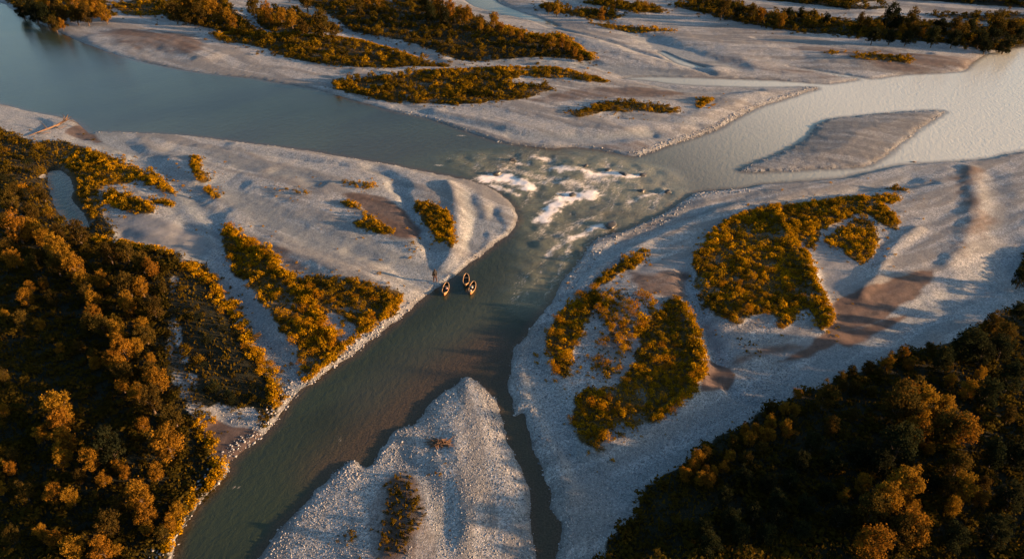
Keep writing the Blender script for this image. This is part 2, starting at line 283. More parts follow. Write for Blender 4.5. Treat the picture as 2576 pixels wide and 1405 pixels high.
for poly, wd, hh in RELIEF:
    w = ground(dens(poly, closed=False, n=3))
    d = dline(GX, GY, w, wd * 3.2) + fbm(GX * .25, GY * .25, 51, 3) * max(wd, 1.2) * .8
    H = H + hh * (1.35 if hh < 0 else 1.1) * np.exp(-(d / wd) ** 2) * sm(.2, 1.6, LS)
    if hh < 0: COOL_SHADE = np.maximum(COOL_SHADE, np.exp(-(np.maximum(d, 0) / (wd * 1.15)) ** 3) * min(1, -hh * 2.6))  # bluish shade of the hollows, painted into the gravel colour
H = np.where(LS > 0, np.maximum(H, .03 + .12 * sm(0, .8, LS)), np.maximum(LS * .28, -1.6) - .02)
H = H + VM * sm(.3, 2, LS) * (.12 + .25 * fbm(GX * .6, GY * .6, 61, 3))
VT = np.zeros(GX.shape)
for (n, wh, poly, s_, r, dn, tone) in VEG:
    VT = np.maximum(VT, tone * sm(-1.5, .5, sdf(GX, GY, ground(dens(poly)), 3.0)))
dist = np.hypot(GX, GY - 100); H = H + sm(450, 3000, dist) * 1.0
# fine micro relief of the gravel
H = H + np.where(LS > 0, (1 - .6 * SI) * fbm(GX * 1.6, GY * 1.6, 71, 2) * .05, 0)

def gz(x, y):
    """ground height by bilinear look-up"""
    x = np.atleast_1d(np.asarray(x, float)); y = np.atleast_1d(np.asarray(y, float))
    i = np.clip(np.searchsorted(xs, x) - 1, 0, NX - 2); j = np.clip(np.searchsorted(ys, y) - 1, 0, NY - 2)
    fx = (x - xs[i]) / (xs[i + 1] - xs[i]); fy = (y - ys[j]) / (ys[j + 1] - ys[j])
    return (H[j, i] * (1 - fx) + H[j, i + 1] * fx) * (1 - fy) + (H[j + 1, i] * (1 - fx) + H[j + 1, i + 1] * fx) * fy
def gl(F, x, y):
    x = np.atleast_1d(x); y = np.atleast_1d(y)
    i = np.clip(np.searchsorted(xs, x) - 1, 0, NX - 2); j = np.clip(np.searchsorted(ys, y) - 1, 0, NY - 2)
    return F[j, i]

# ------------------------------------------------------------------ mesh helpers
def tag(o, label=None, cat=None, group=None, kind=None):
    if label: o['label'] = label
    if cat: o['category'] = cat
    if group: o['group'] = group
    if kind: o['kind'] = kind
    return o
def np_mesh(name, V, F, mat, smooth=False, attrs=None):
    """V (n,3), F (m,k) all the same k"""
    me = bpy.data.meshes.new(name); V = np.asarray(V, np.float32); F = np.asarray(F, np.int32)
    n, m, k = len(V), len(F), F.shape[1]
    me.vertices.add(n); me.vertices.foreach_set('co', V.ravel())
    me.loops.add(m * k); me.loops.foreach_set('vertex_index', F.ravel())
    me.polygons.add(m); me.polygons.foreach_set('loop_start', np.arange(m, dtype=np.int32) * k)
    try: me.polygons.foreach_set('loop_total', np.full(m, k, np.int32))
    except Exception: pass
    me.update(calc_edges=True)
    if smooth: me.polygons.foreach_set('use_smooth', np.ones(m, bool))
    if mat: me.materials.append(mat)
    for an, (typ, dom, dat) in (attrs or {}).items():
        a = me.attributes.new(an, typ, dom)
        a.data.foreach_set('color' if typ == 'FLOAT_COLOR' else 'value', np.asarray(dat, np.float32).ravel())
    return me
def link(name, me, parent=None):
    o = bpy.data.objects.new(name, me); COL.objects.link(o)
    if parent: o.parent = parent
    return o
def empty(name, loc=(0, 0, 0), rz=0, scale=1):
    o = bpy.data.objects.new(name, None); COL.objects.link(o); o.location = loc; o.rotation_euler = (0, 0, rz)
    o.empty_display_size = .3; o.scale = (scale,) * 3 if not hasattr(scale, '__len__') else scale
    return o
def bm_obj(name, bm, mat, parent=None, smooth=True):
    me = bpy.data.meshes.new(name); bm.normal_update(); bm.to_mesh(me); bm.free()
    if smooth: me.polygons.foreach_set('use_smooth', [True] * len(me.polygons))
    me.materials.append(mat); return link(name, me, parent)
def tube(bm, pts, rad, n=7, closed=False, cap=True):
    pts = [Vector(p) for p in pts]; N = len(pts); rings = []
    if not hasattr(rad, '__len__'): rad = [rad] * N
    up = Vector((0, 0, 1))
    for i, p in enumerate(pts):
        if closed: t = pts[(i + 1) % N] - pts[i - 1]
        else: t = pts[min(i + 1, N - 1)] - pts[max(i - 1, 0)]
        t.normalize(); s = t.cross(up)
        if s.length < .05: s = t.cross(Vector((1, 0, 0)))
        s.normalize(); q = s.cross(t)
        rings.append([bm.verts.new(p + (s * math.cos(a) + q * math.sin(a)) * rad[i]) for a in [2 * PI * k / n for k in range(n)]])
    for i in range(N if closed else N - 1):
        A, B = rings[i], rings[(i + 1) % N]
        for k in range(n): bm.faces.new((A[k], A[(k + 1) % n], B[(k + 1) % n], B[k]))
    if cap and not closed:
        bm.faces.new(rings[0][::-1]); bm.faces.new(rings[-1])

# ------------------------------------------------------------------ materials
def newmat(name):
    m = bpy.data.materials.new(name); m.use_nodes = True; nt = m.node_tree; nt.nodes.clear()
    out = nt.nodes.new('ShaderNodeOutputMaterial'); return m, nt, out
class NB:
    def __init__(s, nt): s.nt = nt
    def n(s, t, **k):
        nd = s.nt.nodes.new(t)
        for a, v in k.items():
            if a.startswith('_'): setattr(nd, a[1:], v)
            else:
                key = a.replace('__', ' ')
                sock = nd.inputs[int(key[1:])] if key[0] == 'i' and key[1:].isdigit() else nd.inputs[key]
                if isinstance(v, bpy.types.NodeSocket): s.nt.links.new(v, sock)
                else: sock.default_value = v
        return nd
    def math(s, op, a, b=0.0, c=0.0, clamp=False):
        nd = s.n('ShaderNodeMath', _operation=op, _use_clamp=clamp, i0=a, i1=b)
        if not isinstance(c, float) or c: 
            if isinstance(c, bpy.types.NodeSocket): s.nt.links.new(c, nd.inputs[2])
            else: nd.inputs[2].default_value = c
        return nd.outputs[0]
    def mix(s, f, a, b, bt='MIX'):
        nd = s.nt.nodes.new('ShaderNodeMix'); nd.data_type = 'RGBA'; nd.blend_type = bt
        for i, v in ((0, f), (6, a), (7, b)):
            if isinstance(v, bpy.types.NodeSocket): s.nt.links.new(v, nd.inputs[i])
            else: nd.inputs[i].default_value = v if i == 0 else (*v, 1)
        return nd.outputs[2]
    def ramp(s, f, a, b, lo=0.0, hi=1.0):
        nd = s.n('ShaderNodeMapRange', _interpolation_type='SMOOTHSTEP', _clamp=True)
        s.nt.links.new(f, nd.inputs[0]); nd.inputs[1].default_value = a; nd.inputs[2].default_value = b
        nd.inputs[3].default_value = lo; nd.inputs[4].default_value = hi; return nd.outputs[0]
def coords(b, scale=(1, 1, 1), rot=0.0):
    tc = b.n('ShaderNodeTexCoord'); mp = b.n('ShaderNodeMapping', _vector_type='TEXTURE', Vector=tc.outputs['Object'])
    mp.inputs['Scale'].default_value = tuple(1 / q for q in scale); mp.inputs['Rotation'].default_value = (0, 0, rot); return mp.outputs[0]
def simple(name, col, rough=.7, var=.25, scale=6, spec=.3, bump=.0):
    m, nt, out = newmat(name); b = NB(nt)
    nz = b.n('ShaderNodeTexNoise', Vector=coords(b), Scale=scale, Detail=5.0)
    f = b.ramp(nz.outputs[0], .3, .7)
    c = b.mix(f, tuple(x * (1 - var) for x in col), tuple(min(1, x * (1 + var)) for x in col))
    p = b.n('ShaderNodeBsdfPrincipled', Base__Color=c, Roughness=rough); p.inputs['Specular IOR Level'].default_value = spec
    if bump:
        bp = b.n('ShaderNodeBump', Strength=bump, Distance=.03, Height=nz.outputs[0]); nt.links.new(bp.outputs[0], p.inputs['Normal'])
    nt.links.new(p.outputs[0], out.inputs[0]); return m

def mat_ground():
    m, nt, out = newmat('ground_gravel'); b = NB(nt)
    at = b.n('ShaderNodeAttribute', _attribute_name='cover'); sep = b.n('ShaderNodeSeparateColor', i0=at.outputs['Color'])
    sand, vegm, wet = sep.outputs[0], sep.outputs[1], sep.outputs[2]; silt = at.outputs['Alpha']
    co = coords(b)
    v1 = b.n('ShaderNodeTexVoronoi', Vector=co, Scale=7.5, Randomness=1.0)
    v2 = b.n('ShaderNodeTexVoronoi', Vector=co, Scale=17.0)
    s1 = b.n('ShaderNodeSeparateColor', i0=v1.outputs['Color']); s2 = b.n('ShaderNodeSeparateColor', i0=v2.outputs['Color'])
    bt = b.n('ShaderNodeAttribute', _attribute_name='bands'); bs = b.n('ShaderNodeSeparateColor', i0=bt.outputs['Color'])
    mot = b.n('ShaderNodeTexNoise', Vector=co, Scale=.35, Detail=7.0, Roughness=.6)
    class big: outputs = [b.math('ADD', b.math('MULTIPLY', bs.outputs[1], .45), b.math('ADD', b.math('MULTIPLY', bs.outputs[0], .3), b.math('MULTIPLY', mot.outputs[0], .25)))]
    mid = b.n('ShaderNodeTexNoise', Vector=co, Scale=.8, Detail=8.0, Roughness=.65)
    fine = b.n('ShaderNodeTexNoise', Vector=co, Scale=7.0, Detail=4.0, Roughness=.7)
    st = b.math('ADD', b.math('MULTIPLY', s1.outputs[0], .6), b.math('MULTIPLY', s2.outputs[0], .4))
    grav = b.mix(b.ramp(st, .1, .95), (.14, .158, .162), (.425, .435, .42))
    grav = b.mix(b.math('MULTIPLY', b.ramp(s1.outputs[1], .86, .93), .6), grav, (.52, .53, .53))
    grav = b.mix(b.math('MULTIPLY', b.ramp(s2.outputs[1], .8, .95), .5), grav, (.24, .2, .17))
    v3 = b.n('ShaderNodeTexVoronoi', Vector=co, Scale=3.1); s3 = b.n('ShaderNodeSeparateColor', i0=v3.outputs['Color'])
    grav = b.mix(1.0, grav, b.mix(b.math('ADD', b.math('MULTIPLY', s3.outputs[0], .5), b.math('MULTIPLY', b.ramp(fine.outputs[0], .3, .7), .5)), (.72, .73, .75), (1.15, 1.14, 1.12)), 'MULTIPLY')
    grav = b.mix(b.ramp(big.outputs[0], .42, .62), grav, b.mix(.62, grav, (.125, .125, .12)))
    grav = b.mix(b.math('MULTIPLY', bt.outputs['Alpha'], .45), grav, b.mix(b.ramp(st, .1, .95), (.085, .125, .15), (.22, .285, .32)))  # cool tint painted over the gravel as shade in the hollows
    siltc = b.mix(b.ramp(mid.outputs[0], .3, .7), (.16, .168, .17), (.23, .235, .235))
    grav = b.mix(b.math('MULTIPLY', silt, .85), grav, siltc)
    sandc = b.mix(b.ramp(mid.outputs[0], .3, .7), (.05, .032, .025), (.11, .07, .052))
    sf = b.ramp(b.math('ADD', sand, b.math('MULTIPLY', b.math('SUBTRACT', big.outputs[0], .5), .5)), .1, .9)
    c = b.mix(b.math('MULTIPLY', sf, .9), grav, sandc)
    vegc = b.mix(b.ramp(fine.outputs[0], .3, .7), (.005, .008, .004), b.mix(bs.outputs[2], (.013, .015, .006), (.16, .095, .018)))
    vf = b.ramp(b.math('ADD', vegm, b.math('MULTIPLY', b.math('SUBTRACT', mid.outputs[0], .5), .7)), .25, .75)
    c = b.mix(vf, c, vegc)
    c = b.mix(b.math('MULTIPLY', wet, .62), c, b.mix(1.0, c, (.33, .31, .29), 'MULTIPLY'))
    hh = b.math('ADD', b.math('MULTIPLY', b.math('SUBTRACT', 1.0, v1.outputs['Distance']), .035), b.math('MULTIPLY', b.math('SUBTRACT', 1.0, v2.outputs['Distance']), .016))
    hh = b.math('MULTIPLY', hh, b.math('SUBTRACT', 1.0, b.math('MULTIPLY', b.math('MAXIMUM', sf, silt), .85)))
    hh = b.math('ADD', hh, b.math('MULTIPLY', mid.outputs[0], .07))
    hh = b.math('ADD', hh, b.math('MULTIPLY', b.math('MULTIPLY', fine.outputs[0], vf), .2))
    bp = b.n('ShaderNodeBump', Strength=.75, Distance=1.0, Height=hh)
    p = b.n('ShaderNodeBsdfPrincipled', Base__Color=c, Roughness=b.math('SUBTRACT', .95, b.math('MULTIPLY', wet, .45)), Normal=bp.outputs[0])
    p.inputs['Specular IOR Level'].default_value = .25
    nt.links.new(p.outputs[0], out.inputs[0]); return m

def mat_water():
    m, nt, out = newmat('river_water'); b = NB(nt)
    at = b.n('ShaderNodeAttribute', _attribute_name='flow'); sep = b.n('ShaderNodeSeparateColor', i0=at.outputs['Color'])
    foam, shal, murk_sheen = sep.outputs[0], sep.outputs[1], sep.outputs[2]; rap = at.outputs['Alpha']
    rot = FLOWROT
    fn = b.n('ShaderNodeTexNoise', Vector=coords(b, (1.6, .4, 1), rot), Scale=2.0, Detail=10.0, Roughness=.72, Distortion=1.2)
    fn2 = b.n('ShaderNodeTexNoise', Vector=coords(b, (2.6, .6, 1), rot), Scale=1.4, Detail=6.0, Roughness=.7, Distortion=.8)
    thr = b.math('ADD', b.math('MULTIPLY', fn.outputs[0], .6), b.math('MULTIPLY', fn2.outputs[0], .4))
    fn3 = b.n('ShaderNodeTexNoise', Vector=coords(b, (6, 1.2, 1), rot + .15), Scale=1.5, Detail=5.0, Roughness=.75, Distortion=.5)
    thr = b.math('ADD', b.math('MULTIPLY', thr, .55), b.math('MULTIPLY', fn3.outputs[0], .45))
    ff = b.ramp(b.math('ADD', b.math('MULTIPLY', b.math('SUBTRACT', thr, .5), 3.6), b.math('MULTIPLY', foam, .85)), .34, 1.15)
    w1 = b.n('ShaderNodeTexNoise', Vector=coords(b, (1, .55, 1), rot + .5), Scale=1.6, Detail=5.0, Roughness=.6, Distortion=.4)
    w2 = b.n('ShaderNodeTexNoise', Vector=coords(b), Scale=6.0, Detail=3.0, Roughness=.6)
    big = b.n('ShaderNodeTexNoise', Vector=coords(b, (.08, .03, 1), rot), Scale=1.0, Detail=4.0)
    deep = b.mix(b.ramp(big.outputs[0], .35, .65), (.006, .013, .006), (.015, .028, .013))
    c = b.mix(murk_sheen, deep, (.60, .60, .49))  # blends in the murk and the painted sky sheen
    bed = b.mix(b.ramp(w2.outputs[0], .35, .65), (.045, .03, .018), (.095, .065, .042))
    c = b.mix(b.math('MULTIPLY', shal, .9), c, bed)
    c = b.mix(ff, c, (.8, .78, .74))
    cur = b.n('ShaderNodeTexNoise', Vector=coords(b, (.9, .12, 1), rot), Scale=.8, Detail=5.0, Roughness=.6, Distortion=1.0)
    hh = b.math('ADD', b.math('MULTIPLY', w1.outputs[0], .075), b.math('ADD', b.math('MULTIPLY', w2.outputs[0], .016), b.math('MULTIPLY', cur.outputs[0], .03)))
    hh = b.math('ADD', hh, b.math('MULTIPLY', b.math('MULTIPLY', rap, fn.outputs[0]), .3))
    hh = b.math('ADD', hh, b.math('MULTIPLY', ff, .06))
    bp = b.n('ShaderNodeBump', Strength=.85, Distance=1.0, Height=hh)
    p = b.n('ShaderNodeBsdfPrincipled', Base__Color=c, Roughness=b.math('ADD', .08, b.math('MULTIPLY', ff, .7)), Normal=bp.outputs[0])
    p.inputs['IOR'].default_value = 1.33
    nt.links.new(p.outputs[0], out.inputs[0]); return m

def mat_leaf(name, cols, transl=.4):
    m, nt, out = newmat(name); b = NB(nt)
    at = b.n('ShaderNodeAttribute', _attribute_name='tint'); oi = b.n('ShaderNodeObjectInfo')
    f = b.math('ADD', b.math('MULTIPLY', at.outputs['Fac'], .75), b.math('MULTIPLY', oi.outputs['Random'], .25))
    c = b.mix(b.ramp(f, 0, .5), cols[0], cols[1]); c = b.mix(b.ramp(f, .5, 1), c, cols[2])
    pz = b.n('ShaderNodeTexNoise', Vector=b.n('ShaderNodeNewGeometry').outputs['Position'], Scale=.22, Detail=2.0)
    hv = b.math('ADD', b.math('MULTIPLY', oi.outputs['Random'], .5), b.math('MULTIPLY', pz.outputs[0], .6))
    c = b.mix(1.0, c, b.mix(b.ramp(hv, .2, .8), (1.02, .94, 1.0), (.93, 1.04, 1.1)), 'MULTIPLY')
    d = b.n('ShaderNodeBsdfDiffuse', Color=c); t = b.n('ShaderNodeBsdfTranslucent', Color=c)
    mx = b.n('ShaderNodeMixShader', Fac=transl); nt.links.new(d.outputs[0], mx.inputs[1]); nt.links.new(t.outputs[0], mx.inputs[2])
    nt.links.new(mx.outputs[0], out.inputs[0]); return m

fa, fb_ = ground([(1495, 491), (1363, 555)])
FLOWROT = math.atan2(fb_[1] - fa[1], fb_[0] - fa[0]) - PI / 2   # noise y axis along the flow
M_G = mat_ground(); M_W = mat_water()
LEAF_GOLD = mat_leaf('foliage_gold', ((.08, .05, .006), (.32, .148, .004), (.48, .230, .004)))
TREE_GOLD = mat_leaf('foliage_amber', ((.05, .032, .008), (.18, .088, .009), (.28, .14, .010)))
TREE_BRONZE = mat_leaf('foliage_bronze', ((.015, .016, .007), (.055, .038, .008), (.13, .068, .010)))
LEAF_OLIVE = mat_leaf('foliage_olive', ((.03, .026, .006), (.13, .072, .006), (.25, .125, .006)))
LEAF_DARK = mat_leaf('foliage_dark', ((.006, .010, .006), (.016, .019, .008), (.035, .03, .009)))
M_BARK = simple('bark', (.09, .065, .045), .9, .3, 12, .2, .5)
M_STONE = None

# ------------------------------------------------------------------ ground sheet and river
idx = np.arange(NX * NY).reshape(NY, NX)
QF = np.stack([idx[:-1, :-1], idx[:-1, 1:], idx[1:, 1:], idx[1:, :-1]], -1).reshape(-1, 4)
wetm = (1 - sm(.0, .55, LS)) * .9
far_v = sm(260, 330, np.hypot(GX, GY - 60)) * sm(.4, .6, fbm(GX * .02, GY * .02, 91, 3) + .62)
wetm = np.maximum(wetm, .62 * sm(-.5, .5, LK['G'])); wetm = np.maximum(wetm, .35 * sm(35, 60, GX) * sm(125, 140, GY) * (LS > 0) * sm(-.15, .1, BAND))
cover = np.stack([SA, np.maximum(VM, far_v), wetm, SI], -1)
me = np_mesh('ground', np.stack([GX, GY, H], -1).reshape(-1, 3), QF, M_G, True, {'cover': ('FLOAT_COLOR', 'POINT', cover), 'bands': ('FLOAT_COLOR', 'POINT', np.stack([np.clip(BAND * 1.6 + .5, 0, 1), np.clip(STREAK * 1.5 + .5, 0, 1), VT, np.clip(COOL_SHADE + .5 * sm(.0, .2, -BAND) * .6, 0, 1)], -1))})
tag(link('ground', me), 'pale gravel bars and sandy flats of a braided river', kind='structure')

# foam marks: photo polyline, radius m, strength
FOAM = [([(1218,450),(1260,445),(1300,455),(1330,470)],1.7,1.55),([(1235,465),(1275,480),(1300,490)],.9,1.0),([(1220,440),(1250,436),(1290,440)],.6,1.1),
 ([(1400,425),(1450,428),(1480,432)],1.3,1.1),([(1480,440),(1520,436),(1560,440)],1.3,1.15),([(1570,444),(1612,442)],.7,1.2),
 ([(1490,490),(1450,492),(1415,498)],1.5,1.75),([(1415,498),(1390,520),(1368,552)],1.5,1.5),([(1345,395),(1378,402)],1.0,1.0),([(1300,412),(1330,414)],.8,.9),
 ([(1535,568),(1500,572),(1470,586),(1440,600)],.9,1.1),([(1430,606),(1400,622),(1380,640)],.6,.85),([(1675,483),(1640,487),(1610,498),(1580,510)],.6,.9),([(1350,460),(1400,455),(1440,460),(1480,470)],1.6,.8),
 ([(1260,420),(1330,440),(1400,450)],1.5,.7),([(1440,470),(1490,455),(1540,450)],1.4,.75),([(1150,341),(1172,341)],.4,.7),([(1096,415),(1112,417)],.35,.7),
 ([(1500,545),(1450,560),(1400,600)],1.2,.62),([(1380,560),(1360,590)],.9,.6),([(862,1098),(852,1108)],.2,.62),([(585,1222),(605,1226)],.15,.6)]
RAPID = [(1120,400),(1250,380),(1400,375),(1560,400),(1680,440),(1700,500),(1560,590),(1480,640),(1420,710),(1370,780),(1290,770),(1310,690),(1320,600),(1300,520),(1230,465)]
FM = np.zeros(GX.shape)
for pl, r, k in FOAM:
    d = dline(GX, GY, ground(dens(pl, False, 3)), r * 3.2) + fbm(GX * 1.0, GY * 1.0, 81, 4) * r * 1.7
    FM = np.maximum(FM, k * np.exp(-(np.maximum(d, 0) / r) ** 2))
RP = sm(-3.5, 3, sdf(GX, GY, ground(dens(RAPID)), 8.0))
ta, tb = ground([(1500, 430), (1350, 700)]); td = (tb - ta) / np.linalg.norm(tb - ta)
su = GX * td[0] + GY * td[1]; sv = -GX * td[1] + GY * td[0]
trail = fbm(su * .18 + 2 * fbm(GX * .2, GY * .2, 84, 2), sv * 1.1, 83, 3)
FM = np.maximum(FM, RP * np.clip(.25 + trail * 1.3, 0, .7))
SHEEN_AX = ground([(1250, 430), (2200, 300)])
fr = ((GX - SHEEN_AX[0, 0]) * (SHEEN_AX[1, 0] - SHEEN_AX[0, 0]) + (GY - SHEEN_AX[0, 1]) * (SHEEN_AX[1, 1] - SHEEN_AX[0, 1])) / ((SHEEN_AX[1] - SHEEN_AX[0]) ** 2).sum()
murk_sheen = sm(.05, 1.1, fr) * .85 + .10 * RP + .025  # faint murk, plus sky reflection painted pale into the right-hand water
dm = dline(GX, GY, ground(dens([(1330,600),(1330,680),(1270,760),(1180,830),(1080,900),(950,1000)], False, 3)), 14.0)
murk_sheen = np.maximum(murk_sheen, .055 * np.exp(-(dm / 6.0) ** 2)); murk_sheen = np.maximum(murk_sheen, .07 * sm(82, 100, GY) * (1 - sm(100, 150, GY)))
murk_sheen = np.maximum(murk_sheen, sm(110, 150, GY) * sm(-20, 20, GX) * .6)
SHB = [([(1240,870),(1100,960),(1000,1050),(900,1130),(840,1180)],3.0,.8),([(1270,900),(1240,930),(1275,1030),(1330,1200),(1370,1300),(1375,1405)],3.0,.55)]
shal = (1 - sm(.0, 1.4, -LS)) * .8
for pl, r, k in SHB:
    d = dline(GX, GY, ground(dens(pl, False, 3)), r * 3); shal = np.maximum(shal, k * np.exp(-(d / r) ** 2))
WZ = RP * (fbm(GX * .5, GY * .5, 101, 2) * .35 + fbm(su * .7, sv * .25, 102, 2) * .4) * sm(0, 1.2, -LS)
near = (GX > -420) & (GX < 420) & (GY > -30) & (GY < 460)
js = np.where((ys > -30) & (ys < 470))[0]; is_ = np.where((xs > -420) & (xs < 420))[0]
sl = np.ix_(js, is_); n1, n2 = len(js), len(is_)
id2 = np.arange(n1 * n2).reshape(n1, n2); WF = np.stack([id2[:-1, :-1], id2[:-1, 1:], id2[1:, 1:], id2[1:, :-1]], -1)
keep = (np.maximum.reduce([-LS[sl][:-1, :-1], -LS[sl][1:, 1:], -LS[sl][:-1, 1:], -LS[sl][1:, :-1]]) > -.9)
flow = np.stack([FM, shal, murk_sheen, RP], -1)[sl].reshape(-1, 4)
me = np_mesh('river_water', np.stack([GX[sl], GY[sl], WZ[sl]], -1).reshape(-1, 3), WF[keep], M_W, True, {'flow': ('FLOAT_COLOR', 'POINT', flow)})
tag(link('river_water', me), 'grey green river water with white rapids where the channels meet', kind='structure')

# ------------------------------------------------------------------ foliage prototypes
def leaves(rs, blobs, n, size, fill=.8, up=.35):
    """leaf cards spread through the shells of the blobs"""
    bl = np.array(blobs, float); wgt = bl[:, 3] ** 2; k = rs.choice(len(bl), n, p=wgt / wgt.sum())
    d = rs.normal(size=(n, 3)); d[:, 2] += up * .6; d /= np.linalg.norm(d, axis=1)[:, None]
    lump = 1 + .3 * np.sin(d[:, 0] * 7 + k) * np.sin(d[:, 1] * 6 + 2 * k) + .17 * rs.normal(size=n)
    r = bl[k, 3] * (fill + (1 - fill) * rs.random(n) ** .8) * lump
    c = bl[k, :3] + d * r[:, None]
    nr = d + rs.normal(size=(n, 3)) * .6; nr /= np.linalg.norm(nr, axis=1)[:, None]
    t = np.cross(nr, rs.normal(size=(n, 3))); t /= np.linalg.norm(t, axis=1)[:, None]
    b = np.cross(nr, t); s = size * (.6 + .8 * rs.random(n))[:, None]
    V = np.stack([c - t * s * .5 , c - b * s * .36 + nr * s * .12, c + t * s * .5, c + b * s * .36 + nr * s * .12], 1).reshape(-1, 3)
    F = np.arange(n * 4).reshape(n, 4)
    tint = np.clip(rs.random(n) * .6 + .4 * ((k * 0.37) % 1), 0, 1)
    return V, F, np.repeat(tint, 4)
def tree_proto(seed, tall=1.0, nb=10, n=3200):
    rs = np.random.default_rng(seed); bl = []
    for i in range(nb):
        a = i * 2.4 + rs.random() * .8; rr = .33 * math.sqrt((i + .5) / nb); zz = .92 + tall * (rs.random() - .5) * .62 * (1 - rr * 1.1)
        bl.append((rr * math.cos(a), rr * math.sin(a), zz, .12 + .1 * rs.random()))
    bl.append((0, 0, .92 + .3 * tall, .16)); bl.append((0, 0, .9, .24))
    for i in range(10):
        a = rs.random() * 6.28; zz = .6 + rs.random() * .75 * tall; rr = .40 * (1 - abs(zz - .92) * .9); bl.append((rr * math.cos(a), rr * math.sin(a), zz, .05 + .05 * rs.random()))
    for i in range(7):
        a = i * .9 + rs.random(); bl.append((.25 * math.cos(a), .25 * math.sin(a), .5 + .12 * rs.random(), .12 + .06 * rs.random()))
    bl = [(a, b, c - .2, d) for a, b, c, d in bl]
    V, F, T = leaves(rs, bl, n, .055, .5)
    bm = bmesh.new(); tube(bm, [(0, 0, -.12), (.01, 0, .25), (-.01, .01, .5), (.0, 0, .8)], [.045, .035, .026, .01], 7)
    for i in range(5):
        a = i * 1.26 + rs.random(); z0 = .22 + .06 * i
        tube(bm, [(0, 0, z0), (.13 * math.cos(a), .13 * math.sin(a), z0 + .13), (.27 * math.cos(a), .27 * math.sin(a), z0 + .33)], [.018, .012, .004], 5)
    mt = bpy.data.meshes.new('trunk'); bm.to_mesh(mt); bm.free(); mt.materials.append(M_BARK)
    return V, F, T, mt
def bush_proto(seed, n=420, size=.11, nb=7):
    rs = np.random.default_rng(seed); bl = []
    for i in range(nb):
        a = i * 2.4 + rs.random(); rr = .6 * math.sqrt((i + .3) / nb); bl.append((rr * math.cos(a), rr * math.sin(a), .25 + .55 * rs.random() * (1 - rr), .26 + .16 * rs.random()))
    V, F, T = leaves(rs, bl, n, size, .55); V[:, 2] = np.maximum(V[:, 2], -.05); return V, F, T
TP = [tree_proto(100 + i, t) for i, t in enumerate([1, 1.15, .85, 1.3, .95, 1.05, .9, 1.2])]
LEAFM = {'g': LEAF_GOLD, 'o': LEAF_OLIVE, 'd': LEAF_DARK}
CROWN = {}
for kk, mm in (('g', TREE_GOLD), ('o', TREE_BRONZE), ('d', LEAF_DARK)):
    CROWN[kk] = [np_mesh('crown', V, F, mm, False, {'tint': ('FLOAT', 'POINT', T)}) for V, F, T, _ in TP]
BP = [bush_proto(300 + i) for i in range(6)]
BPL = [bush_proto(400 + i, 110, .24, 5) for i in range(6)]

# ------------------------------------------------------------------ trees: photo place of the crown centre, crown width, tone
TREES = []
def T(region, s):
    for it in s.split():
        a = it.split(','); TREES.append((region, float(a[0]), float(a[1]), float(a[2]), a[3] if len(a) > 3 else 'g'))
LL, LR = 'lower left wood', 'lower right wood'
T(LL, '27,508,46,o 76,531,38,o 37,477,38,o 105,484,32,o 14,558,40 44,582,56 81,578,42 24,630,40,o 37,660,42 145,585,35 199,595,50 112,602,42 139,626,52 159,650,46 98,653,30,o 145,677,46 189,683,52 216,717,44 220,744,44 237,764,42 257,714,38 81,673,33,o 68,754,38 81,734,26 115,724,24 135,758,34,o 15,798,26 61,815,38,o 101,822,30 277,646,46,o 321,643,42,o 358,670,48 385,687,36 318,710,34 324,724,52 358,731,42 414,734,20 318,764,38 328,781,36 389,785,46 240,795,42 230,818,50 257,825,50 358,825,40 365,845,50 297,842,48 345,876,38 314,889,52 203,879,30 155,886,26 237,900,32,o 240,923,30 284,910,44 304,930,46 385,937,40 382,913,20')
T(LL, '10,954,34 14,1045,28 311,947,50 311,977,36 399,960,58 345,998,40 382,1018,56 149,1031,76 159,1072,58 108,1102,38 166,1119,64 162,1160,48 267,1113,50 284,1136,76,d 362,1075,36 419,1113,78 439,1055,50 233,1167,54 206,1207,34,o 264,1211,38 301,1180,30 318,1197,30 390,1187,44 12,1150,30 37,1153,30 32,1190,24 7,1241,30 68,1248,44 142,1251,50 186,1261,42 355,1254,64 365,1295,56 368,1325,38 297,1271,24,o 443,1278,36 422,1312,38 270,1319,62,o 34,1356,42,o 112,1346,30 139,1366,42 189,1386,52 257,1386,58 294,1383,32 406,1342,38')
T(LR, '1753,1160,38 1740,1183,26 1723,1204,34 1758,1217,24 1782,1221,20 1792,1194,14 1774,1199,12 1818,1185,18 1833,1156,16 1774,1151,16,o 1873,1089,26 1899,1087,26 1882,1114,34 1919,1104,20 1936,1104,16 1912,1136,18,o 1878,1163,34,o 1841,1123,22,o 1936,1072,32 1973,1082,30 1976,1097,22 1938,1028,22,o 1973,1035,32 1997,1038,24 1987,1069,20,o 2005,996,20 2074,1004,58,o 2115,981,30,o 2145,982,22,o 2113,957,22,o 2140,945,26,o 2179,935,26,o 2205,944,18,o 2142,1055,28,o 2193,991,18,o 2088,1082,40,o')
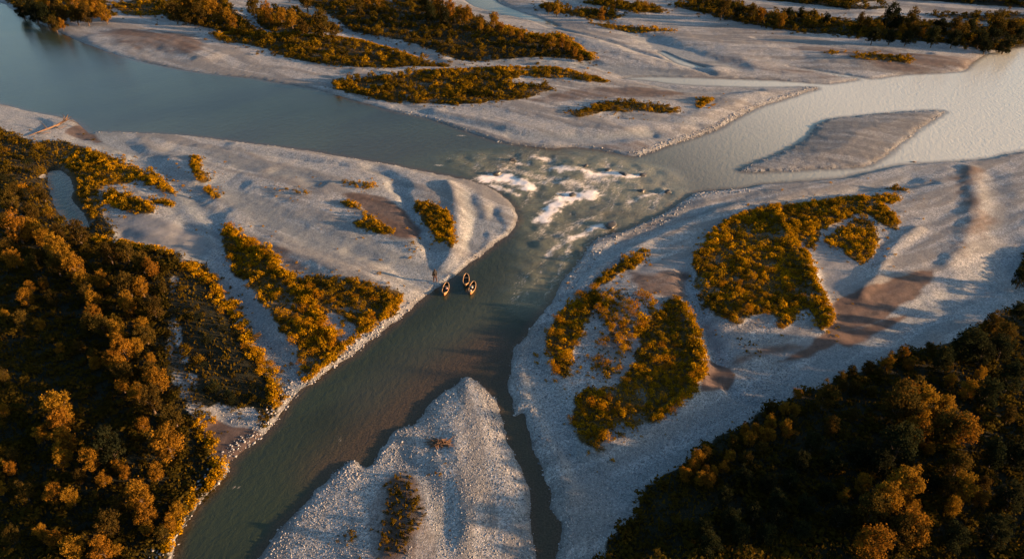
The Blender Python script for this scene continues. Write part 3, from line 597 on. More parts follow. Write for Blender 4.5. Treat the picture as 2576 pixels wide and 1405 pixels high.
T(LR, '2281,991,52 2264,1020,95,o 2311,1028,66 2368,1035,52 2426,1079,82 2382,1075,76,o 2308,1089,68 2264,1119,95,d 2335,1133,32 2385,967,30 2433,987,44 2463,947,28 2375,933,32,o 2534,1055,38,o 2402,1183,58,o 2169,1224,46 2267,1227,80 2226,1268,70 2193,1288,80,o 2291,1288,42 2294,1335,86 2260,1349,76,o 2193,1373,90 2422,1234,64 2378,1234,56,o 2463,1264,40 2392,1285,42 2470,1224,34,o 2078,1244,42,d 2118,1254,32 2112,1312,58,d 2014,1336,50,d 1821,1261,40,d 1865,1207,44,d 1926,1224,44,d 1956,1268,50,d 2027,1275,50,d 1834,1312,50,d 1949,1312,50,d 1895,1302,48,d 1767,1346,48,d 1787,1380,55,d 1861,1349,50,d 1926,1352,50,d 1987,1214,44,d 2044,1119,50,d 2162,1146,62,d 2095,1167,52,d 2213,1173,60,d 2010,1167,48,d 2494,815,44,o 2527,842,50,o 2561,788,40,d 2335,883,24,o 2433,873,76,d 2267,903,32 2227,923,34 2281,923,30 2368,920,50,d 2467,893,58,d 2517,883,58,d 2480,1000,60,d 2540,960,66,d 2560,1150,70,d 2500,1150,66,d 2540,1260,72,d 2500,1340,76,d 2400,1360,70,d 2340,1220,50,d 2569,700,44,d')
TC = 'top left corner grove'
T(TC, '112,10,27 135,17,24,o 183,10,34 220,17,36 247,24,40 264,40,32 85,27,38,d 152,34,34,o 189,37,34,o 135,57,26,o 154,61,18 50,17,34,d 112,37,34,d 216,40,34,o')
T('tree mound at the top left', '470,14,38 497,20,34 527,17,38 548,37,34 440,34,38,o 575,44,30 585,61,26 507,40,34,o 473,44,30,o 635,17,34,o')
T('small mound at the top', '673,37,38 706,41,30 733,51,32 760,64,30,o 811,68,46,o 838,78,28,o 770,3,36,o')
T('big wedge island at the top', '1069,17,32,o 1103,17,36 1133,24,32 1157,34,30 1177,41,28 1208,54,26 1208,68,20 1242,57,26 1083,41,34,d 1117,51,32,d 1259,78,22 1286,88,22 1309,95,20 1367,108,26 1387,112,24 1414,112,22 1428,122,22 1444,135,20 1461,145,16 927,17,28 968,20,26 904,27,24,o 954,7,26')
T('far right tree belt', '1818,17,44,o 1858,34,24,d 1892,34,26,o 1909,47,26 1963,57,26 1983,37,24,d 2014,39,18,d 2078,51,20,d 2179,64,24 2166,54,22,o 2213,74,22 2237,51,42,d 2254,61,32,d 2294,57,38,o 2267,79,22 2301,81,24,o 2318,88,18 2365,71,34,d 2399,78,38,o 2423,81,28,o 2443,71,24,d 2510,68,42,o 2541,74,34,o 2500,91,34,d 2196,95,28,d 2240,95,28,d 2348,98,32,d 2399,98,32,d 2467,95,34,d 2534,101,38,d 2483,112,28,d 2281,98,28,d 2565,85,30,d')
T('far top strips', '1380,20,20,o 1400,24,22 1512,37,22 1624,24,22 1540,24,16')

SPECIAL_T = {(389,785): 'lone round golden tree in a dark gap of the lower left wood',
 (419,1113): 'large golden tree beside the sandy bay on the left river bank',
 (414,734): 'tiny golden tree standing alone at the right rim of the lower left wood',
 (149,1031): 'broad arched orange tree topping the column of crowns in the lower left wood',
 (1242,57): 'slim pointed golden tree standing apart on the big wedge island at the top',
 (1818,17): 'round dark orange tree at the left end of the far right tree belt',
 (2426,1079): 'large shaggy orange tree at the right end of the bright row, lower right wood',
 (2193,1373): 'big orange topped tree cut by the bottom edge of the lower right wood'}
def pct(u, v): return f'{max(0,min(100,round(u/25.76)))}% across and {max(0,min(100,round(v/14.05)))}% down the photo'
used = set(); trees_out = []
def put_tree(region, u, v, w, tone, k, bare=False):
    x, y = g1(u, v, 3.0); d = depth_at(x, y, 3.0); W = max(1.2, w * d / FPX * 1.12)
    Ht = .72 * W; x, y = g1(u, v, Ht + .4); z = float(gz(x, y)[0])
    o = empty('tree', (x, y, z), random.uniform(0, 6.28), (W, W * random.uniform(.9, 1.1), W * random.uniform(1.0, 1.28)))
    i = k % len(TP); link('crown', CROWN[tone][i], o); link('trunk', TP[i][3], o)
    key = (int(u), int(v))
    size = 'large' if W > 3.6 else 'small' if W < 2.0 else 'medium'
    look = {'g': 'golden', 'o': 'bronze', 'd': 'dark green'}[tone]
    lab = SPECIAL_T.get(key) or f'{size} {look} tree in {"the " + region}, {pct(u, v)}'
    if len(lab.split()) > 16: lab = lab.replace(size + ' ', '', 1)
    if len(lab.split()) > 16: lab = lab.replace(' the photo', '')
    if lab in used: lab = lab.replace('medium', 'fairly slender')
    used.add(lab); tag(o, lab, 'tree', 'trees of the ' + region)
    trees_out.append((x, y, W)); return o
for k, (rg, u, v, w, tn) in enumerate(TREES):
    if tn == 'g' and rg == LL and int(u * 7 + v) % 4 == 0: tn = 'o'
    put_tree(rg, u, v, w, tn, k * 5 + int(u) % 3)
TX = np.array([(a, b, c) for a, b, c in trees_out])

# ------------------------------------------------------------------ bushes: the 300 largest as things, the rest as one mass
def inside(px, py, w):
    ins = np.zeros(px.shape, bool)
    for (ax, ay), (bx, by) in zip(w, np.roll(w, -1, 0)):
        if ay != by: ins ^= ((ay > py) != (by > py)) & (px < (bx - ax) * (py - ay) / (by - ay) + ax)
    return ins
BU = []   # x, y, r, h, tone(0..1), where-index
for vi, (n, wh, poly, s_, r, dn, tone) in enumerate(VEG):
    w = ground(dens(poly)); x0, y0 = w.min(0); x1, y1 = w.max(0)
    x0 = max(x0, -230); x1 = min(x1, 230); y1 = min(y1, 330); y0 = max(y0, 14)
    nx = int((x1 - x0) / s_) + 1; ny = int((y1 - y0) / s_) + 1
    X, Y = np.meshgrid(np.arange(nx), np.arange(ny)); X = (x0 + (X + rng.random(X.shape) * .9) * s_).ravel(); Y = (y0 + (Y + rng.random(Y.shape) * .9) * s_).ravel()
    k = inside(X, Y, w) & (gl(LS, X, Y) > .35)
    if n in ('A9', 'C3'): k &= (np.abs(X) < 95)
    X, Y = X[k], Y[k]
    q = fbm(X * .22, Y * .32, 200, 3) + .5 + .35 * (rng.random(len(X)) - .5)
    k = q < .26 + dn * .50
    if n not in ('A9', 'C3', 'V13', 'V15', 'A1d', 'A5', 'A8', 'A2', 'A4'): k &= ~((fbm(X * .33, Y * .42, 231, 3) > .13) & (rng.random(len(X)) < .7))
    X, Y, q = X[k], Y[k], q[k]
    rr = r[0] + (r[1] - r[0]) * rng.random(len(X)) ** 1.6
    wd_ = n in ('A9', 'C3')
    tn = np.clip(tone + (.35 if wd_ else 1.1) * fbm(X * .3, Y * .3, 201, 2) + .3 * (rng.random(len(X)) - .5), 0, 1)
    rr = rr * 1.12; hh = rr * (.45 + 1.25 * rng.random(len(X)) ** 1.8) * (.6 if wd_ else 1.0)
    for a in zip(X, Y, rr, hh, tn): BU.append((*a, vi))
# loose shrubs thinning out beyond the thickets
for vi, (n, wh, poly, s_, r, dn, tone) in enumerate(VEG):
    if n in ('A9', 'C3', 'V15', 'A89'): continue
    w = ground(dens(poly)); 
    if w[:, 1].max() > 260: continue
    for (ax, ay), (bx, by) in zip(w, np.roll(w, -1, 0)):
        L = math.hypot(bx - ax, by - ay); m = rng.poisson(L * 1.7)
        for i in range(m):
            t = rng.random(); q = rng.exponential(1.25); sg = 1 if rng.random() < .5 else -1
            x = ax + (bx - ax) * t - (by - ay) / L * q * sg; y = ay + (by - ay) * t + (bx - ax) / L * q * sg
            if gl(LS, x, y)[0] < .8: continue
            rr = r[0] * (.3 + .75 * rng.random() ** 2); BU.append((x, y, rr, rr * .9, min(1, tone + .2 * rng.random()), vi))
# dense golden fringes along the crests and banks
FR = [([(1955,533),(1953,562),(1980,605),(2012,642),(2034,690),(2044,735),(2066,772),(2080,812),(2070,850)],.5,.5,'C2'),
 ([(1700,775),(1735,820),(1758,880),(1765,930),(1750,985),(1700,1035),(1640,1072)],.55,.5,'C1c'),
 ([(1780,610),(1850,560),(1942,534),(2050,520),(2150,508),(2200,517),(2250,575)],.5,.45,'C2b'),
 ([(500,1060),(525,1115),(550,1160),(556,1195),(508,1248),(458,1308),(430,1370),(415,1405)],.75,.6,'A9'),
 ([(565,590),(640,635),(700,690),(760,760),(820,830),(858,870)],.9,.75,'A7'),
 ([(1008,760),(950,815),(880,868),(800,935),(768,963)],.5,.45,'A7'),
 ([(460,680),(520,700),(560,760),(610,830),(650,900),(690,975),(700,1030)],.8,.65,'A8'),
 ([(230,612),(330,628),(440,652)],.7,.6,'A9'),
 ([(545,97),(640,94),(760,99),(870,106),(950,125),(1050,157)],.7,.5,'V5'),
 ([(1250,75),(1340,104),(1400,102),(1440,122),(1488,157)],1.0,.9,'V6'),
 ([(1040,193),(1230,186),(1320,182),(1400,184),(1470,199),(1530,214)],.6,.45,'V7b'),
 ([(1120,540),(1136,575),(1138,630)],.4,.35,'A5')]
names = [v[0] for v in VEG]
for pl, wd, r0, nm in FR:
    w = ground(dens(pl, False, 6))
    for (ax, ay), (bx, by) in zip(w[:-1], w[1:]):
        L = math.hypot(bx - ax, by - ay); m = max(1, int(L / (r0 * .55) * 1.6))
        for i in range(m):
            t = rng.random(); x = ax + (bx - ax) * t + rng.normal() * wd * .5; y = ay + (by - ay) * t + rng.normal() * wd * .5
            if gl(LS, x, y)[0] < .3: continue
            r = r0 * (.55 + .6 * rng.random()); BU.append((x, y, r, r * 1.1, min(1, .8 + .3 * rng.random()), names.index(nm)))
BU = np.array(BU); print('bushes', len(BU))
BZ = gz(BU[:, 0], BU[:, 1])
uu, vv = photo(BU[:, 0], BU[:, 1], BZ); dpt = depth_at(BU[:, 0], BU[:, 1])
app = BU[:, 2] / dpt; inframe = (uu > 4) & (uu < 2572) & (vv > 4) & (vv < 1400)
# keep those clear of the trees, prefer bright ones on the open bars
wood = np.isin(BU[:, 5].astype(int), [names.index('A9'), names.index('C3'), names.index('V13'), names.index('V15'), names.index('V1'), names.index('A89')])
score = np.where(inframe & ~wood, app, 0); order = np.argsort(-score); pick = np.zeros(len(BU), bool)
gridseen = {}
for i in order:
    if pick.sum() >= 290 or score[i] <= 0: break
    key = (round(uu[i] / 25.76), round(vv[i] / 14.05), int(BU[i, 5]))
    if key in gridseen: continue
    gridseen[key] = 1; pick[i] = True
BM = {}
for tn in 'god': BM[tn] = [np_mesh('bush', V, F, LEAFM[tn], False, {'tint': ('FLOAT', 'POINT', t)}) for V, F, t in BP]
for i in np.where(pick)[0]:
    x, y, r, h, tone, vi = BU[i]; tn = 'g' if tone > .45 else 'o' if tone > .2 else 'd'
    o = link('bush', BM[tn][i % 6]); o.location = (x, y, float(BZ[i])); o.rotation_euler = (0, 0, float(rng.random() * 6.28)); o.scale = (r * 1.15, r * 1.15, h * 1.15)
    wh = VEG[int(vi)][1]; lk = {'g': 'golden', 'o': 'bronze', 'd': 'dark'}[tn]
    lab = f'{lk} bush {wh}, {pct(uu[i], vv[i])}'
    if len(lab.split()) > 16: lab = lab.replace(' and ', ' ').replace(' the photo', '')
    while len(lab.split()) > 16: lab = lab.replace(' the ', ' ', 1)
    if lab in used: lab = lab.replace(' bush', ' low bush')
    used.add(lab)
    tag(o, lab, 'bush', 'bushes ' + wh)
rest = np.where(~pick)[0]
def scatter(name, items, protos, mat, label, cat=None):
    Vs, Fs, Ts = [], [], []; off = 0
    for (x, y, z, sx, sz, rot, k, tadd) in items:
        V, F, t = protos[k]; c, s = math.cos(rot), math.sin(rot)
        W = np.empty_like(V); W[:, 0] = (V[:, 0] * c - V[:, 1] * s) * sx + x; W[:, 1] = (V[:, 0] * s + V[:, 1] * c) * sx + y; W[:, 2] = V[:, 2] * sz + z
        Vs.append(W); Fs.append(F + off); Ts.append(np.clip(t * .7 + tadd, 0, 1)); off += len(V)
    if not Vs: return
    me = np_mesh(name, np.concatenate(Vs), np.concatenate(Fs), mat, False, {'tint': ('FLOAT', 'POINT', np.concatenate(Ts))})
    return tag(link(name, me), label, cat, kind='stuff')
M_MASS = mat_leaf('foliage_mass', ((.008, .013, .006), (.12, .068, .004), (.50, .240, .004)))
wood2 = np.isin(BU[:, 5].astype(int), [names.index('A9'), names.index('C3'), names.index('A89')]) & (BU[:, 4] < .7)
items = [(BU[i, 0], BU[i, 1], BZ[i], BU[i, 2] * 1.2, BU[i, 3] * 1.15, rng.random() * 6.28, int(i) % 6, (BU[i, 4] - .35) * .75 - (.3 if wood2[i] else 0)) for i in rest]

scatter('shrub_cover', items, BPL, M_MASS, 'mass of golden and dark green shrubs covering the islands and wood floors')

# ------------------------------------------------------------------ grass tufts on the vegetated ground
ng = 60000
gx = rng.uniform(-110, 120, ng * 4); gy = 30 + 190 * rng.random(ng * 4) ** 1.6
k = (gl(VM, gx, gy) > .1 + .4 * rng.random(len(gx))) & (gl(LS, gx, gy) > .4) & (np.abs(gx) < .8 * (gy * cp + 28) + 3); gx, gy = gx[k][:ng], gy[k][:ng]; n = len(gx)
gz0 = gz(gx, gy); a = rng.random(n) * 6.28; hh = .18 + .22 * rng.random(n); wd = .10 + .1 * rng.random(n)
V = np.stack([np.stack([gx - np.cos(a) * wd, gy - np.sin(a) * wd, gz0 - .03], 1), np.stack([gx + np.cos(a) * wd, gy + np.sin(a) * wd, gz0 - .03], 1),
              np.stack([gx + rng.normal(size=n) * .1, gy + rng.normal(size=n) * .1, gz0 + hh], 1)], 1).reshape(-1, 3)
me = np_mesh('grass', V, np.arange(n * 3).reshape(n, 3), M_MASS, False, {'tint': ('FLOAT', 'POINT', np.repeat(np.clip(-.05 + .7 * gl(VT, gx, gy) + .7 * fbm(gx * .3, gy * .3, 201, 2) + .25 * rng.random(n), 0, 1), 3))})
tag(link('grass', me), 'rough dry grass growing between the shrubs', kind='stuff')

# ------------------------------------------------------------------ stones
def mat_stone():
    m, nt, out = newmat('river_stone'); b = NB(nt)
    at = b.n('ShaderNodeAttribute', _attribute_name='tint')
    c = b.mix(b.ramp(at.outputs['Fac'], 0, .7), (.08, .085, .09), (.25, .26, .265)); c = b.mix(b.ramp(at.outputs['Fac'], .7, 1), c, (.36, .355, .34))
    p = b.n('ShaderNodeBsdfPrincipled', Base__Color=c, Roughness=.8); nt.links.new(p.outputs[0], out.inputs[0]); return m
M_STONE = mat_stone()
def ico():
    bm = bmesh.new(); bmesh.ops.create_icosphere(bm, subdivisions=1, radius=1)
    V = np.array([v.co[:] for v in bm.verts]); F = np.array([[v.index for v in f.verts] for f in bm.faces]); bm.free(); return V, F
IV, IF = ico()
def stones(name, X, Y, R, label, zoff=0):
    n = len(X); Z = gz(X, Y); sc = np.stack([R * (.8 + .5 * rng.random(n)), R * (.8 + .5 * rng.random(n)), R * (.45 + .35 * rng.random(n))], 1)
    a = rng.random(n) * 6.28; c, s = np.cos(a), np.sin(a)
    base = IV[None] * (1 + .16 * rng.normal(size=(n, len(IV), 1))) * sc[:, None]
    V = np.empty_like(base); V[..., 0] = base[..., 0] * c[:, None] - base[..., 1] * s[:, None] + X[:, None]; V[..., 1] = base[..., 0] * s[:, None] + base[..., 1] * c[:, None] + Y[:, None]
    V[..., 2] = base[..., 2] + (Z + R * .18 + zoff)[:, None]
    F = (IF[None] + (np.arange(n) * len(IV))[:, None, None]).reshape(-1, 3)
    me = np_mesh(name, V.reshape(-1, 3), F, M_STONE, False, {'tint': ('FLOAT', 'POINT', np.repeat(rng.random(n), len(IV)))})
    return tag(link(name, me), label, kind='stuff')
SX, SY, SR = [], [], []
def shore(pts, dens_, w_in, w_out, r):
    w = ground(dens(pts, False, 4))
    for (ax, ay), (bx, by) in zip(w[:-1], w[1:]):
        L = math.hypot(bx - ax, by - ay); m = rng.poisson(L * dens_)
        if m == 0: continue
        t = rng.random(m); off = rng.uniform(-w_out, w_in, m); nx, ny = -(by - ay) / L, (bx - ax) / L
        SX.extend(ax + (bx - ax) * t + nx * off); SY.extend(ay + (by - ay) * t + ny * off); SR.extend(r[0] + (r[1] - r[0]) * rng.random(m) ** 3)
A = LAND['A']
shore(A[27:34], 10, .9, .7, (.05, .12)); shore(A[33:50], 42, 1.6, 1.6, (.05, .17)); shore(A[8:28], 7, .6, .6, (.04, .12))
B = LAND['B']
shore(B[1:12], 34, 1.4, 1.6, (.04, .11)); shore(B[14:] + B[:2], 40, 1.8, 1.6, (.04, .12)); shore([(835,1160),(870,1175),(850,1200),(880,1150)], 50, 2.0, 2.0, (.04, .12))
C = LAND['C']
shore(C[8:20], 26, 2.0, 2.0, (.05, .17)); shore(C[19:39], 22, 1.1, 1.1, (.04, .12))
D = LAND['D']
shore(D[26:37], 20, 1.4, .8, (.06, .19)); shore(D[16:27], 5, .8, .8, (.08, .18)); shore(LAND['G'] + LAND['G'][:1], 6, .7, .5, (.06, .15))
stones('shore_stones', np.array(SX), np.array(SY), np.array(SR), 'pale and grey stones strewn along the waterlines')
m = 60000; X = rng.uniform(-30, 30, m); Y = rng.uniform(28, 62, m); k = (gl(LS, X, Y) > .2) & (gl(VM, X, Y) < .3) & (gl(SA, X, Y) < .4) & (np.abs(X) < .8 * (Y * cp + 28)); X, Y = X[k], Y[k]
stones('gravel_stones', X, Y, .025 + .045 * rng.random(len(X)) ** 2, 'coarse pale cobbles covering the near gravel bars')
print('stones', len(SX), len(X))

# boulders in the rapids: each its own
M_ROCK = simple('wet_rock', (.045, .045, .042), .35, .4, 5, .5, .6)
def boulder(u, v, r, label, seed):
    bm = bmesh.new(); bmesh.ops.create_icosphere(bm, subdivisions=3, radius=1); rs = random.Random(seed)
    ph = [rs.uniform(0, 6) for _ in range(6)]
    for q in bm.verts:
        c = q.co; f = 1 + .18 * math.sin(c.x * 3 + ph[0]) * math.cos(c.y * 2.6 + ph[1]) + .12 * math.sin(c.z * 5 + ph[2] + c.x * 2) + .05 * math.sin(c.y * 9 + ph[3])
        q.co = Vector((c.x * f * r * 1.3, c.y * f * r, c.z * f * r * .62))
    x, y = g1(u, v); o = bm_obj('boulder', bm, M_ROCK); o.location = (x, y, .02); o.rotation_euler = (0, 0, ph[4]); return tag(o, label, 'boulder', 'boulders in the rapids')
for i, (u, v, r, l) in enumerate([(1289,403,.5,'dark boulder at the upper left of the rapids with a white patch below'),
 (1250,437,.6,'dark boulder capping the wide white foam at the left of the rapids'),(1567,438,.6,'dark boulder at the right end of the long foam, right of the rapids centre'),
 (1617,440,.5,'small dark boulder right of the rapids beside a short white streak'),(1473,418,.45,'dark boulder above the middle foam of the rapids'),
 (1537,567,.8,'wet black boulder at the right bank heading the lowest foam streak'),(1614,480,.45,'small dark boulder above the right bank stones, left one of two'),
 (1680,483,.45,'small dark boulder above the right bank stones, right one of two'),(1440,490,.5,'dark boulder at the top of the brightest foam in mid channel'),
 (1530,427,.45,'small dark boulder just above the foam on the right of the rapids')]): boulder(u, v, r, l, i)

# ------------------------------------------------------------------ driftwood
M_DRIFT = simple('driftwood', (.12, .075, .045), .85, .35, 10, .2, .5)
def wood_path(pts, zz, r):
    out = []
    for (u, v), z in zip(pts, zz):
        x, y = g1(u, v, .5); out.append((x, y, float(gz(x, y)[0]) + z))
    return out
root = empty('driftwood', (*g1(140, 330), 0)); rx, ry, _ = root.location
def rel(p): return [(a - rx, b - ry, c) for a, b, c in p]
bm = bmesh.new(); tube(bm, rel(wood_path([(74,346),(95,338),(120,328),(145,318),(165,308),(174,298)], [.2,.25,.3,.4,.55,1.0], 0)), [.06,.1,.15,.19,.2,.07], 8); bm_obj('trunk', bm, M_DRIFT, root)
for j, (pp, z) in enumerate([([(145,318),(160,312),(180,300),(186,305)], [.4,.6,.8,.6]), ([(150,316),(175,308),(195,312),(205,320)], [.4,.8,.6,.3]), ([(120,328),(112,322),(104,316)], [.4,.7,1.0]), ([(160,310),(165,302),(160,297)], [.5,.9,1.3]), ([(95,338),(110,340),(130,335)], [.2,.25,.2]), ([(140,322),(150,326),(168,318)], [.3,.3,.3])]):
    bm = bmesh.new(); n = len(pp); tube(bm, rel(wood_path(pp, z, 0)), [.09 - .065 * i / (n - 1) for i in range(n)], 6); bm_obj('branch', bm, M_DRIFT, root)
tag(root, 'long bleached driftwood trunk with roots on the left bank by the mud notch', 'driftwood')
def brush(name, u, v, w, label, nst=26, cat='brushwood', seed=1):
    rs = random.Random(seed); x, y = g1(u, v); z = float(gz(x, y)[0]); o = empty(name, (x, y, z)); 
    for j in range(3):
        bm = bmesh.new()
        for i in range(nst // 3):
            a = rs.gauss(0, .5) + j * 1.2; L = w * rs.uniform(.3, .6); cx, cy = rs.gauss(0, w * .2), rs.gauss(0, w * .1)
            tube(bm, [(cx - L * math.cos(a), cy - L * .5 * math.sin(a), .02), (cx, cy, rs.uniform(.1, .35)), (cx + L * math.cos(a), cy + L * .5 * math.sin(a), rs.uniform(.05, .4))], [.03, .045, .015], 5)
        bm_obj('branch', bm, M_DRIFT, o)
    return tag(o, label, cat)
brush('brushwood', 1110, 1124, 2.0, 'brown heap of dead brushwood on the near gravel bar', 36, seed=3)
brush('snag', 2297, 408, 1.3, 'dark driftwood snag at the water edge of the far right bar', 18, 'snag', 4)

# ------------------------------------------------------------------ boats
M_HULL = simple('boat_tan', (.30, .17, .07), .55, .12, 5, .4); M_IN = simple('boat_inside', (.025, .017, .012), .8, .3, 8, .2)
M_RIM = simple('boat_rim', (.36, .22, .10), .5, .1, 5, .4); M_RED = simple('boat_keel', (.2, .05, .02), .6, .2, 5, .4); M_ROPE = simple('rope', (.4, .28, .15), .9, .2, 20, .1)
M_BAG = simple('pale_bag', (.5, .3, .24), .8, .2, 10, .2, .3)
def make_boat(L, W):
    root = empty('rowing_boat'); NS, NU = 22, 9
    def st(t): return W / 2 * max(0.02, (1 - abs(t) ** 2.5)) ** .62
    def she(t): return .33 + .26 * max(0, -t) ** 2.4 + .16 * max(0, t) ** 2.2
    def kee(t): return -.12 + .40 * abs(t) ** 4
    def surf(off, lo, hi):
        bm = bmesh.new(); R = []
        for i in range(NS + 1):
            t = -1 + 2 * i / NS; row = []
            for j in range(-NU, NU + 1):
                u = abs(j) / NU; u = lo + (hi - lo) * u; sg = 1 if j >= 0 else -1
                yy = (st(t) - off) * math.sin(u * PI / 2) ** .75 * (.85 + .15 * u); zz = kee(t) + off + (she(t) - kee(t) - off) * (1 - math.cos(u * PI / 2)) ** .8
                row.append(bm.verts.new((t * (L / 2 - off), sg * max(yy, 0), zz)))
            R.append(row)
        for a, b in zip(R[:-1], R[1:]):
            for k in range(2 * NU): bm.faces.new((a[k], b[k], b[k + 1], a[k + 1]))
        return bm
    bm_obj('hull', surf(0, 0, 1), M_HULL, root); bm_obj('hull_lining', surf(.035, 0, 1), M_IN, root)
    ring = [(-1 + 2 * i / 20) for i in range(21)]
    pts = [(t * L / 2, st(t), she(t)) for t in ring] + [(t * L / 2, -st(t), she(t)) for t in ring[::-1][1:-1]]
    bm = bmesh.new(); tube(bm, pts, .045, 8, True); bm_obj('gunwale', bm, M_RIM, root)
    bm = bmesh.new(); tube(bm, [(t * L / 2 * 1.0, 0, kee(t) - .015) for t in ring], [.045] * 21, 6); bm_obj('keel', bm, M_RED, root)
    for t in (-.45, .02, .5):
        bm = bmesh.new(); bmesh.ops.create_cube(bm, size=1); bmesh.ops.scale(bm, vec=(.2, st(t) * 1.86, .035), verts=bm.verts); bmesh.ops.translate(bm, vec=(t * L / 2, 0, .24), verts=bm.verts)
        bmesh.ops.bevel(bm, geom=bm.edges[:], offset=.01, segments=1, affect='EDGES'); bm_obj('thwart', bm, M_IN if t < .3 else M_RIM, root, False)
    return root
def copy_tree(o, parent=None):
    c = o.copy(); COL.objects.link(c); c.parent = parent
    for ch in list(o.children): copy_tree(ch, c)
    return c
proto = make_boat(2.5, .76)
BOATS = [((1117.2, 741), (1124.9, 711), 'tan rowing boat nearest the person, bow touching the gravel bank'),
 ((1171.5, 718), (1173.4, 690), 'tan rowing boat upstream, tied to the bank by a rope, upper of the pair'),
 ((1183.5, 737), (1192.2, 710), 'tan rowing boat farthest out in the river, lower right of the pair')]
bl = []
for i, (a, b, lab) in enumerate(BOATS):
    o = proto if i == 0 else copy_tree(proto)
    A_, B_ = g1(*a, .3), g1(*b, .3); cx, cy = (A_[0] + B_[0]) / 2, (A_[1] + B_[1]) / 2
    ang = math.atan2(B_[1] - A_[1], B_[0] - A_[0]); o.location = (cx, cy, -.02); o.rotation_euler = (0.02 * (i - 1), 0, ang); o.scale = (1.0, 1.0, 1.0)
    tag(o, lab, 'boat', 'rowing boats moored at the gravel bank'); bl.append((o, B_, ang))
for i, tgt in ((0, (1112, 707)), (1, (1160, 682))):
    o, B_, ang = bl[i]; bm = bmesh.new(); tx, ty = g1(*tgt, .3); tz = float(gz(tx, ty)[0]) + .05
    loc = Matrix.Translation(o.location) @ Matrix.Rotation(ang, 4, 'Z'); inv = loc.inverted(); e = inv @ Vector((tx, ty, tz)); s = Vector((1.2, 0, .46)); mid = (s + e) / 2 - Vector((0, 0, .1))
    tube(bm, [s, mid, e], .03, 6); bm_obj('mooring_rope', bm, M_ROPE, o)
def bag(i, px, py, r, lab, mat=M_BAG):
    o, _, ang = bl[i]; bm = bmesh.new(); bmesh.ops.create_icosphere(bm, subdivisions=2, radius=1)
    for q in bm.verts: q.co = Vector((q.co.x * r * 1.3, q.co.y * r, q.co.z * r * .8 * (1 + .15 * math.sin(q.co.x * 5))))
    w = bm_obj('bag', bm, mat); p = Matrix.Translation(o.location) @ Matrix.Rotation(ang, 4, 'Z') @ Vector((px, py, .25 + r * .7)); w.location = p; w.rotation_euler = (0, 0, ang + .4); tag(w, lab, 'bag', 'bundles lying in the boats')
bag(0, .05, -.12, .15, 'pinkish bundle on the middle seat of the boat nearest the person')
bag(2, .05, .05, .17, 'pale bundle amidships in the boat farthest out', simple('canvas_bag', (.42, .38, .33), .85, .2, 10, .2, .3))
bag(2, -.75, .05, .17, 'pale bundle in the stern of the boat farthest out', simple('canvas_sack', (.5, .42, .3), .85, .2, 10, .2, .3))

# ------------------------------------------------------------------ person (1.76 m, standing on the bank, looking at the boats)
def skin(name, chains, mat, parent, sub=1, extra=None):
    """chains: list of (points with radius, links) -> one continuous mesh"""
    me = bpy.data.meshes.new('tmp'); V, E, R, roots = [], [], [], []
    for pts, ed in chains:
        o0 = len(V); roots.append(o0)
        for x, y, z, r in pts: V.append((x, y, z)); R.append(r)
        E += [(a + o0, b + o0) for a, b in ed]
    me.from_pydata(V, E, []); ob = bpy.data.objects.new('tmp', me); COL.objects.link(ob)
    ob.modifiers.new('s', 'SKIN'); ob.modifiers['s'].use_smooth_shade = True
    if not me.skin_vertices: me.attributes  # layer is made by the modifier below
    sk = me.skin_vertices[0].data if me.skin_vertices else None
    if sk is None:
        bm = bmesh.new(); bm.from_mesh(me); bm.verts.layers.skin.verify(); bm.to_mesh(me); bm.free(); sk = me.skin_vertices[0].data
    for i, r in enumerate(R): sk[i].radius = (r, r) if not hasattr(r, '__len__') else r; sk[i].use_root = i in roots
    m = ob.modifiers.new('b', 'SUBSURF'); m.levels = sub; m.render_levels = sub
    dg = bpy.context.evaluated_depsgraph_get(); ev = ob.evaluated_get(dg); nm = bpy.data.meshes.new_from_object(ev)
    bpy.data.objects.remove(ob); nm.name = name
    if extra:
        bm = bmesh.new(); bm.from_mesh(nm); extra(bm); bm.to_mesh(nm); bm.free()
    nm.materials.clear(); nm.materials.append(mat); nm.polygons.foreach_set('use_smooth', [True] * len(nm.polygons)); return link(name, nm, parent)
def line(n): return [(i, i + 1) for i in range(n - 1)]
px_, py_ = g1(1095.5, 711); per = empty('person', (px_, py_, float(gz(px_, py_)[0]) - .01), math.radians(125), 1.1)
M_SKIN = simple('skin', (.45, .26, .19), .6, .08, 8, .4); M_JK = simple('dark_jacket', (.02, .019, .02), .85, .3, 8, .2, .2); M_TR = simple('trousers', (.05, .03, .026), .85, .2, 8, .2, .2)
M_BT = simple('boots', (.03, .025, .02), .7, .2, 8, .3); M_HR = simple('hair', (.03, .018, .012), .8, .2, 20, .3)
